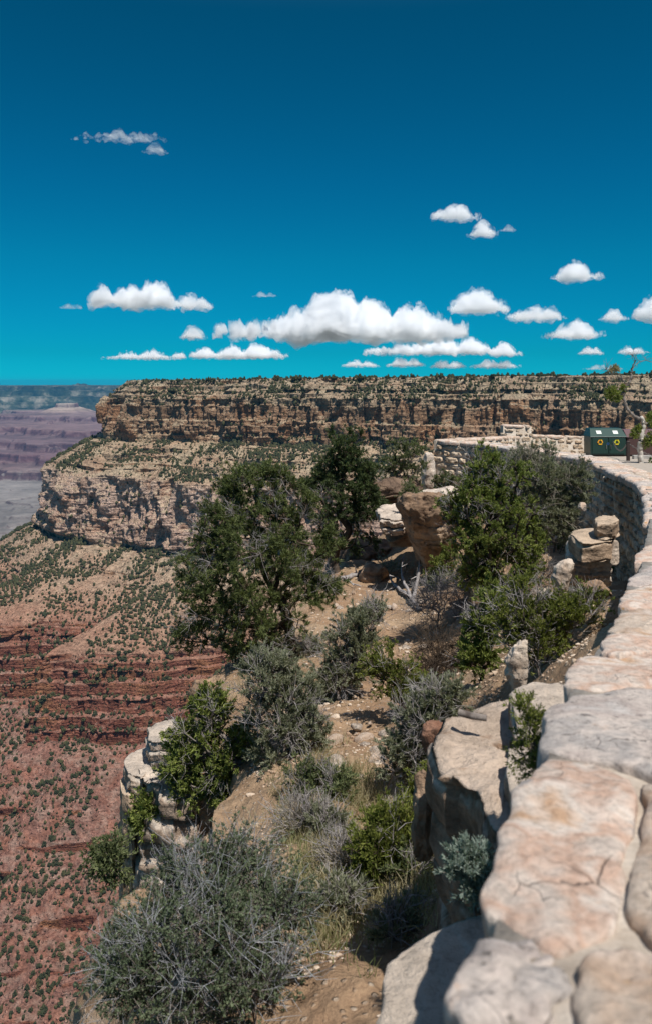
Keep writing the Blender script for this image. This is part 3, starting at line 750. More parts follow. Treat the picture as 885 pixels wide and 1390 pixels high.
# ---------------------------------------------------------------- boulders
_ico = {}
def ico(sub):
    if sub not in _ico:
        bm = bmesh.new(); bmesh.ops.create_icosphere(bm, subdivisions=sub, radius=1.0)
        _ico[sub] = (np.array([q.co[:] for q in bm.verts], F32), np.array([[x.index for x in p.verts] for p in bm.faces])); bm.free()
    return _ico[sub]
def rock_mesh(rad, seed, cuts=11, sub=5, rough=.07, strata=.05, boxy=.55, taper=0.0, lean=(0, 0), rot=None):
    v, f = ico(sub); rs = np.random.RandomState(seed); rad = np.asarray(rad, F32)
    n = np.abs(v) ** (2 / (1 - boxy * .75)); p = v / (n.sum(1, keepdims=True) ** ((1 - boxy * .75) / 2))
    for _ in range(cuts):
        d = rs.normal(size=3) * np.array([1, 1, .8]); d /= np.linalg.norm(d); t_ = rs.uniform(.62, .98)
        ex = p @ d - t_; p = p - np.outer(np.maximum(ex, 0), d) * .96
    s = rs.randint(1000); q = p * (rad / rad.mean())
    nn = v / np.linalg.norm(v, axis=1, keepdims=True)
    disp = rough * (1.3 * fbm(q[:, 0] * 1.6, q[:, 1] * 1.6, q[:, 2] * 1.6, 5, s, .55) + .6 * (ridged(q[:, 0] * 2.2, q[:, 1] * 2.2, q[:, 2] * 2.2, 3, s + 3) - .5))
    if strata:
        lay = q[:, 2] * 4.5 + .7 * perlin(q[:, 0] * 1.2, q[:, 1] * 1.2, q[:, 2], s + 6); k = np.floor(lay); fr_ = lay - k
        disp = disp + strata * ((hash01(k, s) - .5) * 1.2 - .8 * np.exp(-((fr_ - .5) / .5) ** 8 * 0 - (np.minimum(fr_, 1 - fr_) / .09) ** 2)) * (1 - np.abs(nn[:, 2])) 
    p = p + nn * disp[:, None]
    tz = (p[:, 2:3] + 1) / 2
    p[:, :2] *= 1 - taper * (1 - tz)
    p = p * rad; p[:, 0] += lean[0] * (p[:, 2] + rad[2]); p[:, 1] += lean[1] * (p[:, 2] + rad[2])
    if rot is not None:
        p = p @ np.array(Matrix.Rotation(rot, 3, 'Z'), F32).T
    return p.astype(F32), f
def boulder(name, label, px, py, Y, w, h, mat, seed, depth=1.0, dz=0.0, cat='boulder', **kw):
    """w, h: size in photograph pixels at distance Y"""
    if Y is None: Y = float(gpt(px, py + h * .30)[1])
    c = pt(px, py, Y); rx = w / FPX * Y / 2; rz = h / FPX * Y / 2
    v, f = rock_mesh((rx * 1.08, rx * depth, rz * 1.08), seed, **kw)
    base = c - np.array([0, 0, rz], F32)
    me = mesh(name, v + np.array([0, 0, rz], F32), None, f); me.materials.append(mat)
    o = link(name, me); o.location = base.tolist()
    return tag(o, label, cat)

boulder('rock_tower', 'rounded rock knob standing at the tip of the far rim', 141, 556, 1600, 22, 34, M_CLIFF, 3, 1.1, cat='rock', rough=.10, strata=.10)
# big leaning boulder and the ledges by it
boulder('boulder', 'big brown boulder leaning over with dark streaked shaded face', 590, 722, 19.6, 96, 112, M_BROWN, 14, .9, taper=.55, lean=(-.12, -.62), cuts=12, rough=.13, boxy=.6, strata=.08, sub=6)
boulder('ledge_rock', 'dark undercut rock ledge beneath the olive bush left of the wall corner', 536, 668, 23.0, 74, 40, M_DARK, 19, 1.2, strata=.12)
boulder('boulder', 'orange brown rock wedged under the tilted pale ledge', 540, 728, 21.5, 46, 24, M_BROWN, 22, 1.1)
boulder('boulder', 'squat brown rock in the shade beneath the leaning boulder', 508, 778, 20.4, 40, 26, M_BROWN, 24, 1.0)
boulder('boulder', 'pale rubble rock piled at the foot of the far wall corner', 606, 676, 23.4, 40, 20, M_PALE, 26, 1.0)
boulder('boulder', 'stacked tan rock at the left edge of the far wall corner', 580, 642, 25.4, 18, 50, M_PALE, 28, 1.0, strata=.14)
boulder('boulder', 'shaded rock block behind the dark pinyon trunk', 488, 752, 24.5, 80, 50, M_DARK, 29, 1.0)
# rocks against the wall
boulder('boulder', 'small upright white stone beside the tan block by the wall', 830, 750, 8.4, 18, 32, M_PALE, 35, 1.0)
boulder('boulder', 'round orange stone lying against the wall above the tan block', 790, 688, 10.6, 11, 11, M_TAN, 38, 1.0)
boulder('ledge_rock', 'low white slab lying below the cracked boulder near the wall', 742, 812, None, 50, 20, M_PALE, 39, 1.2)
boulder('boulder', 'small pale rock on the brown bank among the twigs by the wall', 790, 830, None, 26, 18, M_PALE, 40, 1.1)
# the undercut rocks in the foreground
def ledge_mat(name, top, side, dirt=None):
    t = NT(name); c = t.ocoord(); nz = t.n('SeparateXYZ', {0: t.n('NewGeometry').outputs['Normal']}).outputs[2]
    big = t.noise(c, 1.6, 5, .6, .4); mid = t.noise(c, 6., 8, .72); fine = t.noise(c, 42., 5, .72)
    lay = t.noise(t.mapping(c, (1.4, 1.4, 14.)), 1.0, 6, .65)
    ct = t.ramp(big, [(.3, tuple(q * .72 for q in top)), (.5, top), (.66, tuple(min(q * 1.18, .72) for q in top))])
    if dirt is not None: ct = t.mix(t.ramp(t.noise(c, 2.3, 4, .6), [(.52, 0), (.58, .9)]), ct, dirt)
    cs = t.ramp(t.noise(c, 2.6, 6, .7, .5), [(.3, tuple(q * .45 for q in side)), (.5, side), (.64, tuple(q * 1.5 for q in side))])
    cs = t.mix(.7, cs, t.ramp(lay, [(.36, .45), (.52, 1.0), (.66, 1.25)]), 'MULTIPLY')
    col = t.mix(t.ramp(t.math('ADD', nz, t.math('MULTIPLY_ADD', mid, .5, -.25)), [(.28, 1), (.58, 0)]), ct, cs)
    col = t.mix(.7, col, t.ramp(mid, [(.3, .5), (.48, 1), (.7, 1.15)]), 'MULTIPLY')
    col = t.mix(.6, col, t.ramp(fine, [(.3, .5), (.5, 1), (.75, 1.15)]), 'MULTIPLY')
    h = t.math('ADD', t.math('ADD', mid, t.math('MULTIPLY', fine, .3)), t.math('MULTIPLY', lay, .6))
    t.bsdf(col, .93, t.bump(h, .9, .05), .1); return t.m
M_LEDGE = ledge_mat('ledge_limestone', (.53, .42, .33), (.26, .18, .125), (.27, .165, .10))
M_LEDGEP = ledge_mat('ledge_pale', (.54, .455, .375), (.37, .28, .215))
M_LEDGET = ledge_mat('ledge_tan', (.52, .40, .29), (.38, .27, .185))
def on_z(px, py, z):
    Y = -z * FPX / (py - HY); return ((px - CX) / FPX * Y, Y)
def ledge(name, label, ol, z, thick, mat, seed, rough=.05, joints=7, layers=6, under=0.0, tilt=(0, 0), cat='rock', m=150):
    """bedded, jointed rock: flat top outline (pixels at height z), broken vertical sides"""
    P2 = np.array([on_z(x, y, z) for x, y in ol]); c = P2.mean(0)
    if np.sum(P2[:, 0] * np.roll(P2[:, 1], -1) - P2[:, 1] * np.roll(P2[:, 0], -1)) < 0: P2 = P2[::-1]
    loop = smooth_loop(P2, m); size = np.linalg.norm(loop - c, axis=1).mean()
    th = np.arange(m) / m
    sc = list(np.linspace(.06, .97, 16)); nl = 46; V = []
    def nz3(x, y, zz, f, o, s): return fbm(x * f / size, y * f / size, zz * f / size, o, s)
    for s_ in sc:
        q = c + (loop - c) * s_
        jt = np.floor(th * joints + .9 * perlin(q[:, 0] * 1.5 / size, q[:, 1] * 1.5 / size, 0, seed + 4)); 
        zz = rough * size * (1.1 * nz3(q[:, 0], q[:, 1], 0 * q[:, 0], 1.7, 5, seed) + .5 * (hash01(np.floor(q[:, 0] / size * 2.1 + .5 * perlin(q[:, 1] / size * 2, 0, 0, seed)), np.floor(q[:, 1] / size * 2.1 + seed)) - .5)) - .03 * size * s_ ** 6
        V.append(np.concatenate([q, (z + zz + tilt[0] * (q[:, 0] - c[0]) + tilt[1] * (q[:, 1] - c[1]))[:, None]], 1))
    edge_z = V[-1][:, 2]
    for k in range(nl):
        f = (k + .3) / nl; dz_ = thick * f; lay = f * layers + .35 * perlin(loop[:, 0] * 1.2 / size, loop[:, 1] * 1.2 / size, 0, seed + 2); L_i = np.floor(lay); fr_ = lay - L_i
        jt = np.floor(th * joints * 1.0 + .55 * perlin(loop[:, 0] * 2 / size, loop[:, 1] * 2 / size, L_i * 1.7, seed + 6))
        off = rough * 1.9 * (hash01(jt, L_i + seed) - .5) - rough * 1.2 * np.exp(-(np.minimum(fr_, 1 - fr_) / .10) ** 2)
        off = off + rough * 1.3 * nz3(loop[:, 0], loop[:, 1], z - dz_ + 0 * th, 2.4, 4, seed + 11) - under * f ** .8 + min(f / .05, 1) * 0 
        q = c + (loop - c) * (1 + off)[:, None]
        V.append(np.concatenate([q, (edge_z - dz_ - .012 * size)[:, None]], 1))
    V = np.array(V); n = len(V); W_ = np.concatenate([[[c[0], c[1], V[0][:, 2].mean()]], V.reshape(-1, 3)])
    i = 1 + np.arange(n * m).reshape(n, m); j = np.roll(i, -1, 1)
    Q = np.stack([i[:-1], i[1:], j[1:], j[:-1]], -1).reshape(-1, 4); T_ = np.stack([np.zeros(m, int), i[0], j[0]], -1)
    o = obj(name, W_, Q, T_, mat, None, True, (c[0], c[1], z - thick)); return tag(o, label, cat)
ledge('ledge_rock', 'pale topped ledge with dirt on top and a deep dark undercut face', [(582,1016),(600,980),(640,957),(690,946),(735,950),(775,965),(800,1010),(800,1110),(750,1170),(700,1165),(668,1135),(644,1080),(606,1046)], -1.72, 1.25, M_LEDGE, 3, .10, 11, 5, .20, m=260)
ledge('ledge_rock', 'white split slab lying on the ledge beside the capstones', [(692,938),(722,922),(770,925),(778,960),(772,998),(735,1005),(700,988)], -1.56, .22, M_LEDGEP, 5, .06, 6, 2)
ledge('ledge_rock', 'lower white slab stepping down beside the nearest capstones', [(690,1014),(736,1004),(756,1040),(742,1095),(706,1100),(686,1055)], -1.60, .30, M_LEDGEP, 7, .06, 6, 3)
boulder('boulder', 'rust red crumbling rock on the left lip of the dirt topped ledge', 590, 1010, 4.15, 34, 50, M_RED, 45, .9, rough=.16, sub=5)
boulder('boulder', 'crumbly tan rock standing against the left end of the undercut face', 574, 1112, 4.45, 34, 140, M_BROWN, 46, .9, rough=.2, strata=.14, taper=.2)
boulder('boulder', 'weathered grey rock standing upright behind the white split slab', 703, 905, 4.6, 32, 80, M_PALE, 51, .9, strata=.16, rough=.16)
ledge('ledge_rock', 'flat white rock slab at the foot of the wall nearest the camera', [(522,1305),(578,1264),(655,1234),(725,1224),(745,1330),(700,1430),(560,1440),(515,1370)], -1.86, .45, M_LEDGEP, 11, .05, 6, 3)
# outcrop on the canyon lip
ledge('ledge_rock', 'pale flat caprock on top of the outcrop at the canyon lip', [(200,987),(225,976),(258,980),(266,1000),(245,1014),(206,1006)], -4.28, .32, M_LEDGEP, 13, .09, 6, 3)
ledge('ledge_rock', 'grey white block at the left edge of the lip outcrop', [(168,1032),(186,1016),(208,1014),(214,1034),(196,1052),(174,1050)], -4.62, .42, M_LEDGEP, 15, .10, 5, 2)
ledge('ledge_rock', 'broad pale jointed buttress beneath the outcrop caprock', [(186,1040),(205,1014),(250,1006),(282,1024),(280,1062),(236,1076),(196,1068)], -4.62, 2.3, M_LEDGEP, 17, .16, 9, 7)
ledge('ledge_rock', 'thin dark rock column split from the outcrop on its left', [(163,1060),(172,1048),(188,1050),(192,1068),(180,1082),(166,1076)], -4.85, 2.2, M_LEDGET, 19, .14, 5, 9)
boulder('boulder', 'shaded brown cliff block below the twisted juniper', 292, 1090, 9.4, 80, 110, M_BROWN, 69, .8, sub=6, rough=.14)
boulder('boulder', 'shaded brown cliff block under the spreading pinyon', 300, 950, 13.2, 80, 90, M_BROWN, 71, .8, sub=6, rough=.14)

boulder('boulder', 'cracked pale boulder under the smooth tan block by the wall', 794, 770, 8.7, 74, 66, M_PALE, 33, .85, cuts=14, rough=.13, strata=.10, boxy=.7, sub=6)
boulder('boulder', 'angular pale rock at the left foot of the cracked boulder', 762, 782, 8.3, 34, 44, M_PALE, 36, .9, cuts=14, rough=.12, strata=.06)
boulder('boulder', 'low tan rock half buried in front of the cracked boulder', 806, 800, 7.8, 44, 26, M_BROWN, 32, .9, cuts=12, rough=.12)
ledge('ledge_rock', 'smooth tan block with flat top leaning against the wall face', [(772,724),(786,715),(824,714),(834,722),(828,734),(790,737)], -1.62, .19, M_LEDGET, 23, .045, 4, 1)
ledge('ledge_rock', 'small squared stone stacked in two layers against the shaded wall', [(806,704),(817,698),(834,699),(840,706),(830,711),(811,710)], -1.45, .16, M_LEDGET, 25, .07, 4, 1)
ledge('ledge_rock', 'flat pale slab capping the big brown boulder below the wall corner', [(556,669),(574,661),(626,661),(642,668),(626,679),(578,681)], -2.86, .34, M_LEDGEP, 27, .10, 7, 2, .1)
ledge('ledge_rock', 'pale tilted ledge rock left of the big brown boulder', [(510,692),(524,684),(560,684),(568,694),(546,705),(516,703)], -3.28, .40, M_LEDGEP, 29, .12, 6, 2, .15)
# loose stones
rs = np.random.RandomState(9); st_me = []
for k in range(5):
    v, f = rock_mesh((1, .8, .55), 200 + k, 8, 3, .07, 0)
    for m_ in ((M_PALE,) if k < 4 else (M_TAN,)):
        me = mesh('loose_stone', v, None, f); me.materials.append(m_); st_me.append(me)
n = 0
zones = [(520, 1010, 90, 60), (470, 985, 50, 50), (560, 830, 70, 40), (470, 1000, 50, 60), (440, 1260, 60, 40), (500, 1180, 60, 80), (545, 850, 60, 35), (505, 1010, 30, 30), (520, 1240, 60, 50), (640, 830, 50, 30), (440, 850, 40, 40)]
while n < 110:
    cx_, cy_, sx_, sy_ = zones[rs.randint(len(zones))]
    px_, py__ = rs.normal(cx_, sx_ * .7), rs.normal(cy_, sy_ * .7)
    if not (380 < px_ < 700 and 790 < py__ < 1340): continue
    p = gpt(px_, py__); s = float(rs.lognormal(-.2, .5)) * .045 * (.5 + p[1] / 12)
    o = link('loose_stone', st_me[rs.randint(5)]); o.location = (float(p[0]), float(p[1]), float(p[2]) + s * .15)
    o.scale = (s, s, s); o.rotation_euler = (rs.uniform(-.3, .3), rs.uniform(-.3, .3), rs.uniform(0, 6.28))
    tag(o, 'small pale stone lying loose on the dry dirt slope', 'stone', 'loose stones on the dirt slope'); n += 1
A = Acc(); v, f = ico(1)
Yr = rs.uniform(3.2, 24, 9000) ; Yr = 3.2 + (Yr - 3.2) * rs.uniform(0, 1, 9000) ** .6
Xr = xe_(Yr) + .1 + (wall_x(Yr) - xe_(Yr) - .1) * rs.uniform(0, 1, 9000)
kp = perlin(Xr / 1.1, Yr / 1.1, 0, 150) > -.12
Xr, Yr = Xr[kp], Yr[kp]
zr = ground_z(Xr, Yr) + .20 * fbm(Xr / 1.3, Yr / 1.3, 0, 4, 101) + .05 * fbm(Xr / .25, Yr / .25, 0, 3, 105)
for x, y, z in zip(Xr, Yr, zr):
    s = float(rs.lognormal(0, .45)) * .010 * (.6 + y / 11)
    q = v * (np.array([1, .8, .6]) * s * rs.uniform(.7, 1.3, 3)) * (1 + .25 * rs.uniform(-1, 1, (len(v), 1)))
    A.add(q + np.array([x, y, z + s * .2]), None, f)
M_GRAV = rock_mat('gravel_stone', (.48, .37, .27), (.28, .18, .12), (.60, .50, .40), 3, .5, .02, world=True)
o = A.build('gravel', M_GRAV, None, False); tag(o, 'small pale gravel scattered over the dirt slope', 'gravel', kind='stuff')
# ---------------------------------------------------------------- plants
def wood_mat(name, c, dark, sc=14):
    t = NT(name); P = t.ocoord(); n = t.noise(t.mapping(P, (1, 1, .35)), sc, 6, .7)
    rnd = t.n('NewGeometry').outputs['Random Per Island']
    col = t.mix(t.ramp(n, [(.35, 1), (.58, 0)]), c, dark)
    col = t.mix(.6, col, t.ramp(rnd, [(0, .55), (1, 1.15)]), 'MULTIPLY')
    t.bsdf(col, .9, t.bump(n, .7, .02), .12); return t.m
W_DARK = wood_mat('bark_dark', (.10, .075, .055), (.035, .026, .02))
W_GREY = wood_mat('bark_grey', (.26, .225, .20), (.10, .08, .07))
W_DEAD = wood_mat('dead_grey_wood', (.40, .37, .36), (.20, .175, .165))
W_BLUE = wood_mat('silvery_twig', (.42, .43, .45), (.22, .22, .23))
W_WHITE = wood_mat('bleached_wood', (.60, .56, .50), (.30, .25, .21), 9)
L_PINYON = leaf_mat('pinyon_needles', (.045, .06, .022), (.12, .15, .05), (.21, .24, .085))
L_DARKP = leaf_mat('dark_pinyon_needles', (.025, .042, .018), (.062, .09, .032), (.12, .15, .052), .25)
L_JUNI = leaf_mat('juniper_scales', (.08, .11, .026), (.18, .22, .05), (.31, .34, .095))
L_OLIVE = leaf_mat('olive_leaves', (.06, .078, .034), (.13, .16, .065), (.22, .24, .11))
L_YELL = leaf_mat('yellow_green_leaves', (.08, .10, .02), (.18, .21, .045), (.29, .31, .075), .4)
L_SAGE = leaf_mat('sage_leaves', (.13, .145, .09), (.235, .245, .16), (.345, .35, .245), .3)
L_BLUE = leaf_mat('blue_sage_leaves', (.14, .19, .16), (.24, .30, .26), (.34, .39, .34), .3)
L_GREYG = leaf_mat('grey_green_leaves', (.055, .075, .04), (.11, .145, .08), (.19, .225, .135), .25)
L_DRY = leaf_mat('dry_grass_blades', (.20, .17, .085), (.34, .29, .16), (.48, .42, .27), .3)
L_GRASS = leaf_mat('green_grass_blades', (.09, .12, .04), (.17, .20, .075), (.30, .29, .14), .35)
L_DRYTW = leaf_mat('pale_dry_stems', (.22, .19, .15), (.34, .30, .24), (.46, .42, .35), .2)

def unit(v): return v / (np.linalg.norm(v, axis=-1, keepdims=True) + 1e-9)
def blades(P, Dr, ln, wd, rs, kind='tri'):
    n = len(P); side = unit(np.cross(Dr, rs.normal(size=(n, 3)))); ln = np.broadcast_to(ln, (n,))[:, None]; wd = np.broadcast_to(wd, (n,))[:, None] / 2
    if kind == 'tri':
        V = np.stack([P - side * wd, P + side * wd, P + Dr * ln], 1); F = np.arange(n * 3).reshape(n, 3); return V.reshape(-1, 3), None, F
    if kind == 'leaf':
        m = P + Dr * ln * .5; nn = unit(np.cross(side, Dr)) * wd * .5
        V = np.stack([P, m - side * wd + nn, P + Dr * ln, m + side * wd + nn], 1); F = np.arange(n * 4).reshape(n, 4); return V.reshape(-1, 3), F, None
    # bent grass blade: two segments
    m = P + Dr * ln * .55; tip = P + Dr * ln * .92 + rs.normal(size=(n, 3)) * ln * .16; tip[:, 2] -= ln[:, 0] * .10
    V = np.stack([P - side * wd, P + side * wd, m + side * wd * .8, m - side * wd * .8, tip], 1)
    i = np.arange(n)[:, None] * 5
    return V.reshape(-1, 3), i + np.array([[0, 1, 2, 3]]), i + np.array([[3, 2, 4]])

# spec: leaf material, blade kind, needles per tuft, blade length, width, tufts per twig, spread
SPEC = {
 'pinyon': dict(leaf=L_PINYON, k='tri', per=9, ln=.075, wd=.013, tufts=5, twig=.22, spread=.75, ntw=8),
 'darkp': dict(leaf=L_DARKP, k='tri', per=9, ln=.085, wd=.016, tufts=5, twig=.25, spread=.75, ntw=8),
 'juniper': dict(leaf=L_JUNI, k='leaf', per=6, ln=.050, wd=.016, tufts=6, twig=.17, spread=.6, ntw=8),
 'olive': dict(leaf=L_OLIVE, k='leaf', per=5, ln=.05, wd=.018, tufts=6, twig=.20, spread=.8, ntw=7),
 'yellow': dict(leaf=L_YELL, k='leaf', per=4, ln=.036, wd=.011, tufts=6, twig=.15, spread=.6, ntw=6),
 'sage': dict(leaf=L_SAGE, k='leaf', per=7, ln=.042, wd=.010, tufts=9, twig=.19, spread=.55, ntw=9),
 'blue': dict(leaf=L_BLUE, k='leaf', per=4, ln=.022, wd=.006, tufts=7, twig=.08, spread=.6, ntw=5),
 'greyg': dict(leaf=L_GREYG, k='leaf', per=4, ln=.019, wd=.009, tufts=7, twig=.17, spread=.9, ntw=8),
 'dry': dict(leaf=L_DRYTW, k='tri', per=3, ln=.09, wd=.006, tufts=5, twig=.22, spread=.4, ntw=7),
}
def plant(name, label, cat, base, lobes, spec, seed, wood=W_DARK, trunk_r=.06, trunk=None, dead=.0, leafy=1.0, up=.25, dens=1.0, stems=1, sprd=.08,
          deadmat=None, tw_r=.0028, group=None, minz=None, sc=1.0):
    rs = np.random.RandomState(seed); S = SPEC[spec]; base = np.asarray(base, float)
    root = thing(name, label, cat, base.tolist(), group)
    C = []; 
    for c, r, n in lobes:
        u = unit(rs.normal(size=(n, 3))); rad = rs.uniform(.12, 1, n) ** (1 / 2.2)
        C.append(np.asarray(c, float) + u * rad[:, None] * np.asarray(r, float))
    C = np.concatenate(C)
    C = C + .06 * np.mean([np.mean(l[1]) for l in lobes]) * rs.normal(size=C.shape)
    gz = ground_z(C[:, 0], C[:, 1]) + .05 if minz is None else minz
    C = C[(C[:, 2] > gz) | (C[:, 0] < xe_(C[:, 1]) - .1)]
    # skeleton
    nodes = []; par = []
    for k in range(stems):
        nodes.append(base + (rs.normal(size=3) * [sprd, sprd, 0] if stems > 1 else 0) - [0, 0, .05]); par.append(-1)
    if trunk is not None:
        prev = 0
        for p in trunk: nodes.append(np.asarray(p, float)); par.append(prev); prev = len(nodes) - 1
    order = np.argsort(np.linalg.norm(C - base, axis=1)); C = C[order]
    plen = [0.0 if q < 0 else 0 for q in par]
    for i in range(len(par)):
        if par[i] >= 0: plen[i] = plen[par[i]] + np.linalg.norm(nodes[i] - nodes[par[i]])
    for p in C:
        N = np.array(nodes); d = np.linalg.norm(N - p, axis=1); dirp = (p - N)
        cost = d * 1.0 + .33 * np.array(plen) * (d > 0) + .35 * np.maximum(-dirp[:, 2], 0)
        cost = d ** 1.25 * 1.0 + .30 * np.array(plen)
        if trunk is not None: cost[0] += .3
        j = int(np.argmin(cost)); nodes.append(p); par.append(j); plen.append(plen[j] + d[j])
    N = np.array(nodes); cnt = np.ones(len(N))
    for i in range(len(N) - 1, -1, -1):
        if par[i] >= 0: cnt[par[i]] += cnt[i]
    tot = len(N); rad = trunk_r * (cnt / tot) ** .52 + tw_r * 1.3
    B = Acc()
    for i in range(len(N)):
        j = par[i]
        if j < 0: continue
        a, b_ = N[j], N[i]; L = np.linalg.norm(b_ - a); m = max(3, min(7, int(L / (.12 * sc)) + 2)); f = np.linspace(0, 1, m)[:, None]
        bend = rs.normal(size=3) * L * .10; bend[2] -= L * .06
        pts = a + (b_ - a) * f + bend * (np.sin(f * np.pi)) + rs.normal(size=(m, 3)) * L * .022 * np.sin(f * np.pi)
        r0 = min(rad[j], rad[i] * 1.5); rr_ = r0 + (rad[i] - r0) * f[:, 0]
        B.add(*tube_vf(pts, rr_, 7 if rad[i] > .03 else 5 if rad[i] > .008 else 3))
    # twigs
    ctr = np.mean(C, 0); DW = Acc(); tp = []; td = []; tl = []
    first = len(N) - len(C)
    for i in range(first, len(N)):
        isdead = rs.rand() < dead
        nt = max(1, int(S['ntw'] * dens * rs.uniform(.7, 1.3)))
        o_ = unit(N[i] - ctr); seg = unit(N[i] - N[par[i]])
        dr = unit(rs.normal(size=(nt, 3)) * .75 + o_ * .35 + seg * .55 + np.array([0, 0, up]))
        for d in dr:
            ln = S['twig'] * sc * rs.uniform(.6, 1.4) * (1.5 if isdead else 1)
            bend = unit(d + rs.normal(size=3) * .35)
            pts = np.stack([N[i], N[i] + d * ln * .5, N[i] + d * ln * .5 + bend * ln * .5])
            (DW if isdead else B).add(*tube_vf(pts, [tw_r * 1.2, tw_r, tw_r * .45], 3))
            if isdead:
                for q in range(2):
                    e = unit(d + rs.normal(size=3) * .7); s0 = pts[1]
                    DW.add(*tube_vf(np.stack([s0, s0 + e * ln * .25, s0 + unit(e + rs.normal(size=3) * .3) * ln * .5]), [tw_r, tw_r * .7, tw_r * .35], 3))
            if not isdead and rs.rand() < leafy:
                nt2 = S['tufts']; ff = rs.uniform(.25, 1.02, nt2)
                for f in ff:
                    p = pts[0] + (pts[1] - pts[0]) * f * 2 if f < .5 else pts[1] + (pts[2] - pts[1]) * (f * 2 - 1)
                    tp.append(p); td.append(bend if f > .5 else d); tl.append(rs.uniform(.7, 1.25))
    if tp:
        tp = np.repeat(np.array(tp), S['per'], 0); td = np.repeat(np.array(td), S['per'], 0); tl = np.repeat(np.array(tl), S['per'])
        d = unit(td * (1 - S['spread'] * .55) + rs.normal(size=td.shape) * S['spread'] * .62 + np.array([0, 0, .12]))
        v, q, t3 = blades(tp + rs.normal(size=tp.shape) * S['ln'] * .12, d, S['ln'] * sc * tl * rs.uniform(.7, 1.2, len(tl)), S['wd'] * sc * tl, rs, S['k'])
        me = mesh('foliage', v - base, q, t3, False); me.materials.append(S['leaf']); link('foliage', me, None, root)
    nq = sum(len(q) for q in B.Q)
    if DW.n: B.add(np.concatenate(DW.V), np.concatenate(DW.Q))
    me = mesh('stem', np.concatenate(B.V) - base, np.concatenate(B.Q), None); me.materials.append(wood); me.materials.append(deadmat or W_DEAD)
    mi = np.zeros(len(me.polygons), np.int32); mi[nq:] = 1; me.polygons.foreach_set('material_index', mi)
    link('trunk' if trunk is not None else 'stem', me, None, root)
    return root
def lob(px, py, r, Y, n, dy=0.0, ry=None, rz=None):
    """lobe centred on a pixel of the photograph at depth Y + dy, radii in pixels"""
    y = Y + dy; k = y / FPX
    return (pt(px, py, y), np.array([r * k, (ry or r) * k, (rz or r) * k]), n)

# the spreading pinyon at the canyon edge
b = gpt(405, 890); Y = float(b[1])
plant('pinyon_tree', 'broad spreading pinyon with grey dead twigs growing on the canyon edge', 'tree', b,
      [lob(342, 690, 52, Y, 46), lob(300, 715, 40, Y, 32, -.2), lob(392, 690, 36, Y, 28, .3), lob(285, 775, 42, Y, 36, -.3), lob(350, 765, 58, Y, 50, -.5), lob(408, 770, 40, Y, 34, .2),
       lob(300, 835, 44, Y, 36, -.3), lob(362, 835, 46, Y, 36, -.3), lob(262, 855, 24, Y, 16), lob(430, 795, 26, Y, 20, -.2), lob(375, 655, 20, Y, 12), lob(312, 670, 18, Y, 10), lob(440, 740, 16, Y, 8)],
      'pinyon', 1, W_DARK, .085, trunk=[pt(392, 850, Y), pt(372, 800, Y + .05), pt(352, 750, Y), pt(345, 705, Y)], dead=.20, dens=1.1)
b = gpt(458, 777); Y = float(b[1])
plant('pinyon_tree', 'upright dark green pinyon with bare black trunk behind the spreading pinyon', 'tree', b,
      [lob(470, 612, 28, Y, 26), lob(482, 645, 34, Y, 34), lob(446, 640, 24, Y, 22, .2), lob(462, 680, 36, Y, 34, -.3), lob(497, 688, 26, Y, 22), lob(445, 712, 22, Y, 14), lob(485, 722, 26, Y, 16, .3), lob(500, 650, 20, Y, 14), lob(425, 665, 14, Y, 8)],
      'darkp', 2, W_DARK, .10, trunk=[pt(458, 740, Y), pt(461, 700, Y), pt(466, 655, Y), pt(470, 615, Y)], dead=.05, dens=1.25)
# bushes by the far wall corner
plant('shrub', 'grey olive bush on the dark ledge left of the wall corner', 'bush', pt(545, 664, 23.2),
      [lob(550, 612, 24, 23.2, 34), lob(560, 630, 20, 23.2, 20), lob(532, 640, 18, 23.2, 20), lob(550, 655, 26, 23.2, 24, 0, None, 12)], 'olive', 3, W_GREY, .04, dead=.12, stems=4, sprd=.25, minz=-9)
plant('shrub', 'small green bush in front of the stones of the wall corner', 'bush', pt(606, 668, 22.6), [lob(604, 656, 13, 22.6, 22)], 'olive', 4, W_GREY, .02, stems=3, minz=-9)
plant('shrub', 'tiny green bush sprouting from the top of the leaning boulder', 'bush', pt(557, 682, 20.2), [lob(557, 673, 10, 20.2, 12)], 'olive', 5, W_GREY, .015, stems=3, minz=-9)
# the big bush and its neighbour in front of the wall
Y = 13.4; b = gpt(664, 800)
plant('juniper_bush', 'big yellow green bush with dark trunk in front of the shaded wall', 'bush', b,
      [lob(655, 640, 34, Y, 34), lob(690, 665, 38, Y, 38), lob(640, 685, 34, Y, 34, -.3), lob(678, 715, 48, Y, 50, -.3), lob(625, 700, 22, Y, 18), lob(645, 740, 36, Y, 34, -.2), lob(708, 745, 34, Y, 30), lob(680, 775, 30, Y, 24, -.3), lob(640, 775, 20, Y, 14, -.2), lob(715, 775, 20, Y, 12, -.2), lob(612, 690, 12, Y, 8)],
      'juniper', 6, W_DARK, .16, trunk=[pt(660, 775, Y), pt(668, 740, Y), pt(672, 700, Y), pt(665, 660, Y)], dead=.22, dens=.95)
Y = 14.2; b = gpt(728, 760)
plant('shrub', 'grey green feathery bush with pale dry stems touching the wall', 'bush', b,
      [lob(735, 648, 38, Y, 46), lob(768, 665, 28, Y, 34), lob(730, 690, 42, Y, 48), lob(715, 630, 24, Y, 20), lob(700, 640, 22, Y, 16), lob(760, 705, 22, Y, 18), lob(780, 645, 14, Y, 10)],
      'sage', 7, W_GREY, .05, dead=.25, dens=1.1, stems=5, sprd=.25, deadmat=L_DRYTW, up=.6)
b = gpt(752, 752); Y = float(b[1])
